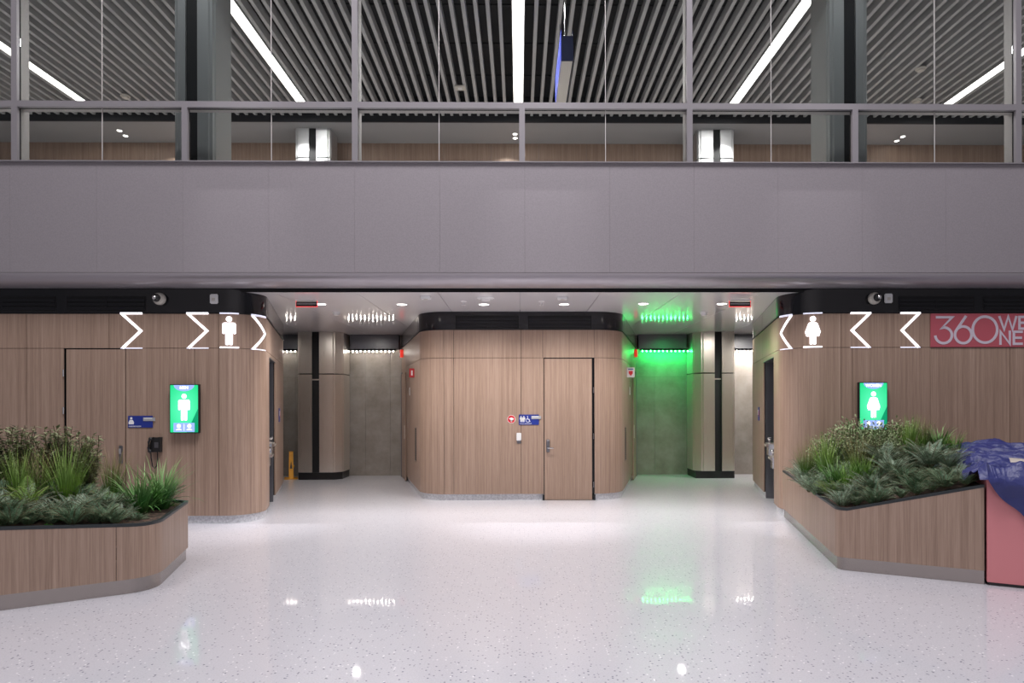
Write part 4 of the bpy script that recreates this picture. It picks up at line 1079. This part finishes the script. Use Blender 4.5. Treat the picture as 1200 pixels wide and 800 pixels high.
def dome_mesh(seed, H, R_, m, n=2600, lf=.030):
    random.seed(seed); bm = MB(); bs = MB()
    for k in range(40):
        a = random.uniform(0, 2*PI); e = random.uniform(.1, 1.4); d = Vector((math.cos(a)*math.cos(e)*R_, math.sin(a)*math.cos(e)*R_, math.sin(e)*H))
        tube(bs, [Vector((0, 0, 0)), d*.5+Vector((0, 0, .04)), d*.95], .003, 4)
    for k in range(n):
        a = random.uniform(0, 2*PI); e = math.asin(random.uniform(.02, 1)); lump = 1+.22*noise.noise(Vector((math.cos(a)*2+seed, math.sin(a)*2, e*3)))
        r = lump*random.uniform(.72, 1.03); c = Vector((math.cos(a)*math.cos(e)*R_*r, math.sin(a)*math.cos(e)*R_*r, math.sin(e)*H*r+.02))
        az = a+random.gauss(0, .8); el = random.gauss(.25, .5); L = lf*random.uniform(.7, 1.6)
        d = Vector((math.cos(az)*math.cos(el), math.sin(az)*math.cos(el), math.sin(el))); sd = d.cross(Vector((0, 0, 1))).normalized(); w_ = L*.22
        bm.faces.new([bm.verts.new(q_) for q_ in (c, c+d*L*.5-sd*w_, c+d*L, c+d*L*.5+sd*w_)])
    a_ = bpy.data.meshes.new('foliage'); bm.to_mesh(a_); bm.free(); a_.materials.append(m)
    c = bpy.data.meshes.new('stems'); bs.to_mesh(c); bs.free(); c.materials.append(STEM); return a_, c
LA = [dome_mesh(s, .46, .36, L_LACY) for s in (23, 24)]
def plant(kind, var, px, Y, zs, sc, label, rot=None, group=None, zfn=None):
    nm, cat, src = {'tall': ('grass_tuft', 'grass', G_TALL), 'brown': ('grass_tuft', 'grass', G_BRN), 'broad': ('spider_plant', 'plant', G_BROAD), 'fine': ('grass_tuft', 'grass', G_FINE),
                    'fern': ('fern', 'fern', FE), 'silver': ('fern', 'fern', FES), 'yellow': ('fern', 'fern', FEY), 'shrub': ('leafy_shrub', 'shrub', SH), 'lacy': ('lacy_shrub', 'shrub', LA)}[kind]
    s = src[var % len(src)]; x = XY(px, Y); rz = rot if rot is not None else random.uniform(0, 6.28); z = zfn(x, Y)-.03+zs
    if isinstance(s, tuple):
        t = thing(nm, label, cat, (x, Y, z), rz, group); t.scale = (sc,)*3
        for me in s:
            o = bpy.data.objects.new(me.name.split('.')[0], me); COL.objects.link(o); o.parent = t
    else:
        t = bpy.data.objects.new(nm, s); COL.objects.link(t); t.location = (x, Y, z); t.rotation_euler.z = rz; t.scale = (sc,)*3; tag(t, label, cat, group)
    return t
random.seed(99)
GL = 'plants in the left planter'; GR = 'plants in the right planter'
left = [
 ('tall', 0, 78, 6.45, 0, 1.0, 'tallest bright green grass tuft in the left planter, in front of the wall door gap'),
 ('tall', 1, 22, 6.3, 0, .86, 'bright green grass tuft near the left edge of the photo'),
 ('brown', 0, 45, 6.5, 0, .95, 'yellowish grass tuft between the two bright tufts of the left planter'),
 ('brown', 1, 131, 6.85, 0, .98, 'brown tipped fine grass tuft below the left door lock'),
 ('broad', 0, 164, 6.55, 0, .95, 'broad bladed arching plant left of the phone cord'),
 ('broad', 1, 188, 6.85, 0, .98, 'broad bladed arching plant nearest the right tip of the left planter'),
 ('shrub', 0, 4, 6.85, 0, .93, 'dark leafy shrub at the far left edge of the photo'),
 ('shrub', 1, 24, 7.0, 0, .86, 'leafy olive shrub behind the leftmost grass tuft'),
 ('shrub', 0, 60, 7.0, 0, .88, 'leafy olive shrub behind the tallest grass, its left side'),
 ('shrub', 1, 82, 7.08, 0, .90, 'leafy olive shrub directly behind the tallest grass tuft'),
 ('shrub', 0, 103, 6.98, 0, .86, 'leafy olive shrub behind the tallest grass, its right side'),
 ('yellow', 0, 33, 6.0, .10, 1.0, 'yellow green fern in front of the leftmost grass tufts'),
 ('yellow', 0, 107, 6.1, 0, .35, 'tiny yellow green fern sprig near the middle of the left planter rim'),
 ('yellow', 0, 72, 5.95, 0, .35, 'tiny yellow green sprig at the front rim under the tallest grass'),
 ('yellow', 0, 120, 6.55, .08, .5, 'small yellow green fern below the brown tipped grass'),
 ('fern', 0, -14, 5.75, .06, 1.0, 'blue green fern cut by the left edge of the photo'),
 ('fern', 1, 12, 5.8, .03, .95, 'blue green fern at the front rim, first from the left edge'),
 ('fern', 2, 38, 5.85, .0, .85, 'blue green fern at the front rim under the yellow fern'),
 ('silver', 0, 62, 5.95, .0, .8, 'pale blue green fern in front of the tallest grass tuft'),
 ('fern', 0, 85, 6.0, .0, .95, 'blue green fern right of the hanging ivy sprig'),
 ('silver', 1, 108, 6.2, .03, .9, 'pale blue green fern in the middle of the left planter'),
 ('fern', 1, 128, 6.4, .03, 1.0, 'blue green fern under the brown tipped grass'),
 ('silver', 0, 140, 6.2, -.02, .75, 'pale blue green fern at the front rim left of the arching plants'),
 ('fern', 2, 160, 6.25, -.04, .6, 'small blue green fern at the front rim under the arching plants'),
 ('fern', 0, 55, 6.5, .05, 1.0, 'blue green fern between the two tall grass tufts'),
 ('fern', 1, 5, 6.3, .1, 1.0, 'raised blue green fern behind the front row at the left edge'),
 ('fern', 2, 95, 6.55, .05, 1.0, 'blue green fern right behind the tallest grass base'),
 ('fine', 0, 205, 7.02, -.05, .35, 'tiny green tuft in the bare tip of the left planter'),
]
for k, v, px, Y, zs, sc, lab in left: plant(k, v, px, Y, zs, sc, lab, group=GL, zfn=zL)
right = [
 ('brown', 0, 945, 8.6, 0, .95, 'brown tipped grass tuft at the left end of the right planter'),
 ('tall', 0, 968, 8.3, 0, .92, 'pale green grass tuft second from the left in the right planter'),
 ('brown', 1, 1004, 7.7, 0, .92, 'brownish fine grass tuft in the middle of the right planter'),
 ('tall', 1, 1066, 7.7, .18, .72, 'bright green grass tuft on the right half of the right planter'),
 ('brown', 0, 1082, 8.0, .2, .74, 'brown tipped grass behind the bright right tuft'),
 ('fine', 0, 992, 7.25, .05, 1.0, 'low bright green arching grass at the front of the right planter'),
 ('broad', 0, 978, 7.7, 0, .75, 'small broad bladed plant behind the low bright grass'),
 ('fine', 1, 1010, 7.3, .07, .95, 'low bright green grass right of the first low one'),
 ('broad', 1, 1100, 8.0, .2, .66, 'dark green broad bladed plant next to the blue sheet'),
 ('fine', 1, 1118, 7.7, .16, .9, 'dull green low grass touching the blue sheet'),
 ('lacy', 0, 975, 8.8, .0, 1.05, 'lacy grey green shrub behind the pale grass, left back corner'),
 ('lacy', 1, 1003, 8.7, .04, 1.2, 'lacy grey green shrub under the left edge of the green screen'),
 ('lacy', 0, 1027, 8.3, .0, 1.15, 'lacy grey green shrub right under the green screen'),
 ('lacy', 1, 1052, 8.4, .0, 1.2, 'lacy grey green shrub just right of the green screen'),
 ('lacy', 0, 1030, 7.9, .0, .95, 'lacy grey green shrub in front of the one under the screen'),
 ('silver', 0, 940, 8.5, .02, .85, 'silver fern at the narrow left end of the right planter'),
 ('silver', 1, 948, 7.9, .02, .9, 'silver fern second from the left end of the right planter'),
 ('fern', 1, 958, 7.6, .0, .95, 'blue green fern along the left rim of the right planter'),
 ('yellow', 0, 973, 7.3, .05, .75, 'yellow green fern near the left rim of the right planter'),
 ('fern', 2, 984, 7.05, .0, .8, 'blue green fern beside the front corner of the right planter'),
 ('silver', 0, 1003, 6.9, .0, .75, 'silver fern at the front rim right of the corner'),
 ('fern', 0, 1024, 6.9, .02, .9, 'blue green fern at the front rim, middle'),
 ('silver', 1, 1045, 7.1, .10, 1.05, 'large silver fern in the middle front of the right planter'),
 ('silver', 0, 1035, 7.5, .16, 1.05, 'silver fern behind the large middle one'),
 ('fern', 1, 1062, 6.85, .05, .9, 'blue green fern at the front rim below the bright tuft'),
 ('silver', 1, 1090, 7.0, .10, 1.15, 'large silver blue fern at the rising part of the rim'),
 ('silver', 0, 1112, 6.85, .08, .95, 'silver fern right of the large silver blue one'),
 ('fern', 2, 1128, 6.8, .04, .8, 'last fern beside the blue sheet at the right end of the planter'),
 ('fern', 0, 1072, 7.35, .14, 1.0, 'blue green fern at the foot of the bright right tuft'),
 ('fern', 1, 1098, 6.62, .0, .8, 'blue green fern at the front rim under the large silver blue one'),
 ('silver', 0, 1120, 6.52, .0, .75, 'small silver fern at the front rim near the corner of the blue sheet'),
 ('fern', 2, 1080, 6.66, .0, .8, 'blue green fern at the front rim right of the middle'),
 ('fern', 0, 1138, 6.45, .0, .6, 'smallest fern in the right planter, beside the rim end under the blue sheet'),
 ('fern', 1, 1104, 7.5, .14, 1.0, 'blue green fern between the dark plant and the large silver one'),
]
for k, v, px, Y, zs, sc, lab in right: plant(k, v, px, Y, zs, sc, lab, group=GR, zfn=zR)
def rim_row(ax, ay, bx_, by, n, inset, lab, grp, zfn):
    d = Vector((bx_-ax, by-ay)); nn = Vector((-d.y, d.x)).normalized()
    for i in range(n):
        p = Vector((ax, ay))+d*((i+.5)/n)+nn*(inset+random.uniform(-.02, .04)); src = random.choice(FE+FES+FE[:1])
        t = thing('fern', lab, 'fern', (p.x, p.y, zfn(p.x, p.y)-.03), random.uniform(0, 6), grp); t.scale = (random.uniform(.5, .72),)*3
        for me in src:
            o = bpy.data.objects.new(me.name.split('.')[0], me); COL.objects.link(o); o.parent = t
rim_row(3.42, 6.60, 4.40, 6.10, 8, .17, 'small low fern right behind the sloping front rim of the right planter', 'ferns behind the front rim of the right planter', zR)
rim_row(3.50, 6.75, 4.45, 6.30, 6, .36, 'low fern in the second row behind the front rim of the right planter', 'second row ferns of the right planter', zR)
rim_row(-5.3, 4.95, -3.62, 5.93, 12, .16, 'small low fern right behind the front rim of the left planter', 'ferns behind the front rim of the left planter', zL)
def fill(x0, x1, y0, y1, inside, dmin, lab, grp, zfn, skip=0, tries=900):
    got = []
    for _ in range(tries):
        x, y = random.uniform(x0, x1), random.uniform(y0, y1)
        if not inside(x, y) or any((x-a)**2+(y-b)**2 < dmin*dmin for a, b in got): continue
        got.append((x, y)); kind = random.choice(['fern', 'silver', 'fern'])
        src = (FE if kind == 'fern' else FES)[random.randrange(2)]
        t = thing('fern', lab, 'fern', (x, y, zfn(x, y)-.03), random.uniform(0, 6), grp); t.scale = (random.uniform(.75, 1.05),)*3
        for me in src:
            o = bpy.data.objects.new(me.name.split('.')[0], me); COL.objects.link(o); o.parent = t
fill(3.4, 5.9, 6.2, 9.2, lambda x, y: x > 3.42+.225*(y-6.64)+.07*0 and (x-4.462)*.893-(y-6.055)*.450 < -.30 and (x-4.462)*.45+(y-6.055)*.893 > .12 and y < 9.2 and x < 5.6, .235, 'small blue green fern in the dense low fern cover of the right planter', 'low fern cover of the right planter', zR)
fill(-6.0, -3.6, 4.6, 7.1, lambda x, y: y > 6.05+.578*(x+3.40)+.13 and x < -3.8-.0*(y-6), .24, 'small blue green fern in the dense low fern cover of the left planter', 'low fern cover of the left planter', zL)
# ivy sprig hanging over the left rim
p = P(62, 618, Y=5.80); t = thing('ivy_sprig', 'single dark green ivy sprig hanging over the left planter rim', 'plant', (p.x, p.y-.05, p.z))
b = MB()
for cx, cz, s in ((0, 0, 1), (-.018, .03, .8), (.02, .025, .8), (.0, -.035, .7)):
    slab2d(b, [(cx, cz-.03*s), (cx+.013*s, cz-.005*s), (cx+.03*s, cz+.012*s), (cx+.01*s, cz+.014*s), (cx, cz+.03*s), (cx-.01*s, cz+.014*s), (cx-.03*s, cz+.012*s), (cx-.013*s, cz-.005*s)], 0, -.002)
done(b, 'leaves', L_BLADE, t); b = MB(); tube(b, [(0, .05, .055), (0, .0, .05), (0, .0, -.03)], .003, 5); done(b, 'stem', STEM, t)

# ------------------------------------------------------------------ lights
def area(name, loc, size, energy, col=(1, 1, 1), rot=(0, 0, 0), sy=None, spread=None):
    l = bpy.data.lights.new(name, 'AREA'); l.energy = energy; l.color = col; l.size = size
    if sy: l.shape = 'RECTANGLE'; l.size_y = sy
    if spread: l.spread = spread
    o = bpy.data.objects.new(name, l); COL.objects.link(o); o.location = loc; o.rotation_euler = rot; return o
def spot(name, loc, energy, ang, col=(1, 1, 1), rot=(0, 0, 0), blend=.6, r=.05):
    l = bpy.data.lights.new(name, 'SPOT'); l.energy = energy; l.color = col; l.spot_size = math.radians(ang); l.spot_blend = blend; l.shadow_soft_size = r
    o = bpy.data.objects.new(name, l); COL.objects.link(o); o.location = loc; o.rotation_euler = rot; return o
def point(name, loc, energy, col, r=.04):
    l = bpy.data.lights.new(name, 'POINT'); l.energy = energy; l.color = col; l.shadow_soft_size = r
    o = bpy.data.objects.new(name, l); COL.objects.link(o); o.location = loc; return o
WARM = (1, .955, .925); COOL = (1, .965, 1)
# hall lights high over the concourse
area('hall_light', (0, 4.5, 14), 3, 1000, COOL, sy=3)
area('hall_light', (-7, 4.0, 14), 2.5, 400, COOL, sy=3); area('hall_light', (7, 4.0, 14), 2.5, 400, COOL, sy=3)
area('hall_light', (0, 2.2, 14), 6.0, 560, COOL, sy=2)
for x in (-3.9, .35, 4.3): spot('fascia_wash_lamp', (x, 8.5, 11.5), 2600, 16, COOL, rot=(math.radians(3.5), 0, 0), blend=1, r=.05)
# downlights
for px in (376, 471, 567, 661, 754, 846):
    x = XY(px, 10.5); spot('downlight_lamp', (x, 10.45, CZ-.02), 175, 150, WARM, blend=.9, r=.07)
for x in (-3.1, 3.1):
    spot('downlight_lamp', (x, 12.2, CZ-.02), 125, 150, WARM, blend=.9, r=.07)
# linear lights in the upper ceiling
for c in (-9.68, -4.84, 0, 4.84, 9.68): area('linear_lamp', (c, 11.9, SZ-.03), .16, 150, WARM, sy=4.9)
for x, y in ((-5.1, 14.9), (4.95, 14.9)): spot('upper_downlight_lamp', (x, y, 8.31), 260, 80, WARM, blend=.35, rot=(math.radians(10), 0, 0))
for x in (-8.6, -.3, 8.6): spot('upper_downlight_lamp', (x, 15.8, 8.31), 170, 110, WARM, blend=.6)
# led washes
def wash(xc, wd, e, col): area('led_wash_lamp', (xc, YW-.17, 2.94), wd, e, col, sy=.05, rot=(math.radians(28), 0, 0))
wash(3.52, 1.05, 9, (.0, 1, .17)); wash(5.6, .8, 9, (1, .93, .87))
for x, e, c in ((-3.5, 75, (1, .95, .90)), (-5.5, 34, (1, .95, .90)), (5.55, 360, (1, .95, .90)), (3.45, 20, (.85, 1, .85)), (3.65, 85, (.0, 1, .2)), (4.75, 70, (1, .95, .9)), (-4.6, 30, (1, .95, .9))):  # added fill spots without fittings, brightening the alcove walls and steel columns
    spot('alcove_fill_lamp', (x, (13.2 if x in (4.75, -4.6) else 14.2), CZ-.02), e, 120, c, rot=(math.radians(32), 0, 0), blend=1, r=.08)
w = bpy.data.worlds.new('world'); SC.world = w; w.use_nodes = True
w.node_tree.nodes['Background'].inputs[0].default_value = (.95, .93, 1, 1); w.node_tree.nodes['Background'].inputs[1].default_value = .16
SC.view_settings.view_transform = 'Standard'; SC.view_settings.look = 'None'; SC.view_settings.exposure = 0
SC.cycles.max_bounces = 8; SC.cycles.transparent_max_bounces = 12; SC.cycles.caustics_reflective = False; SC.cycles.caustics_refractive = False
SC.cycles.sample_clamp_indirect = 6
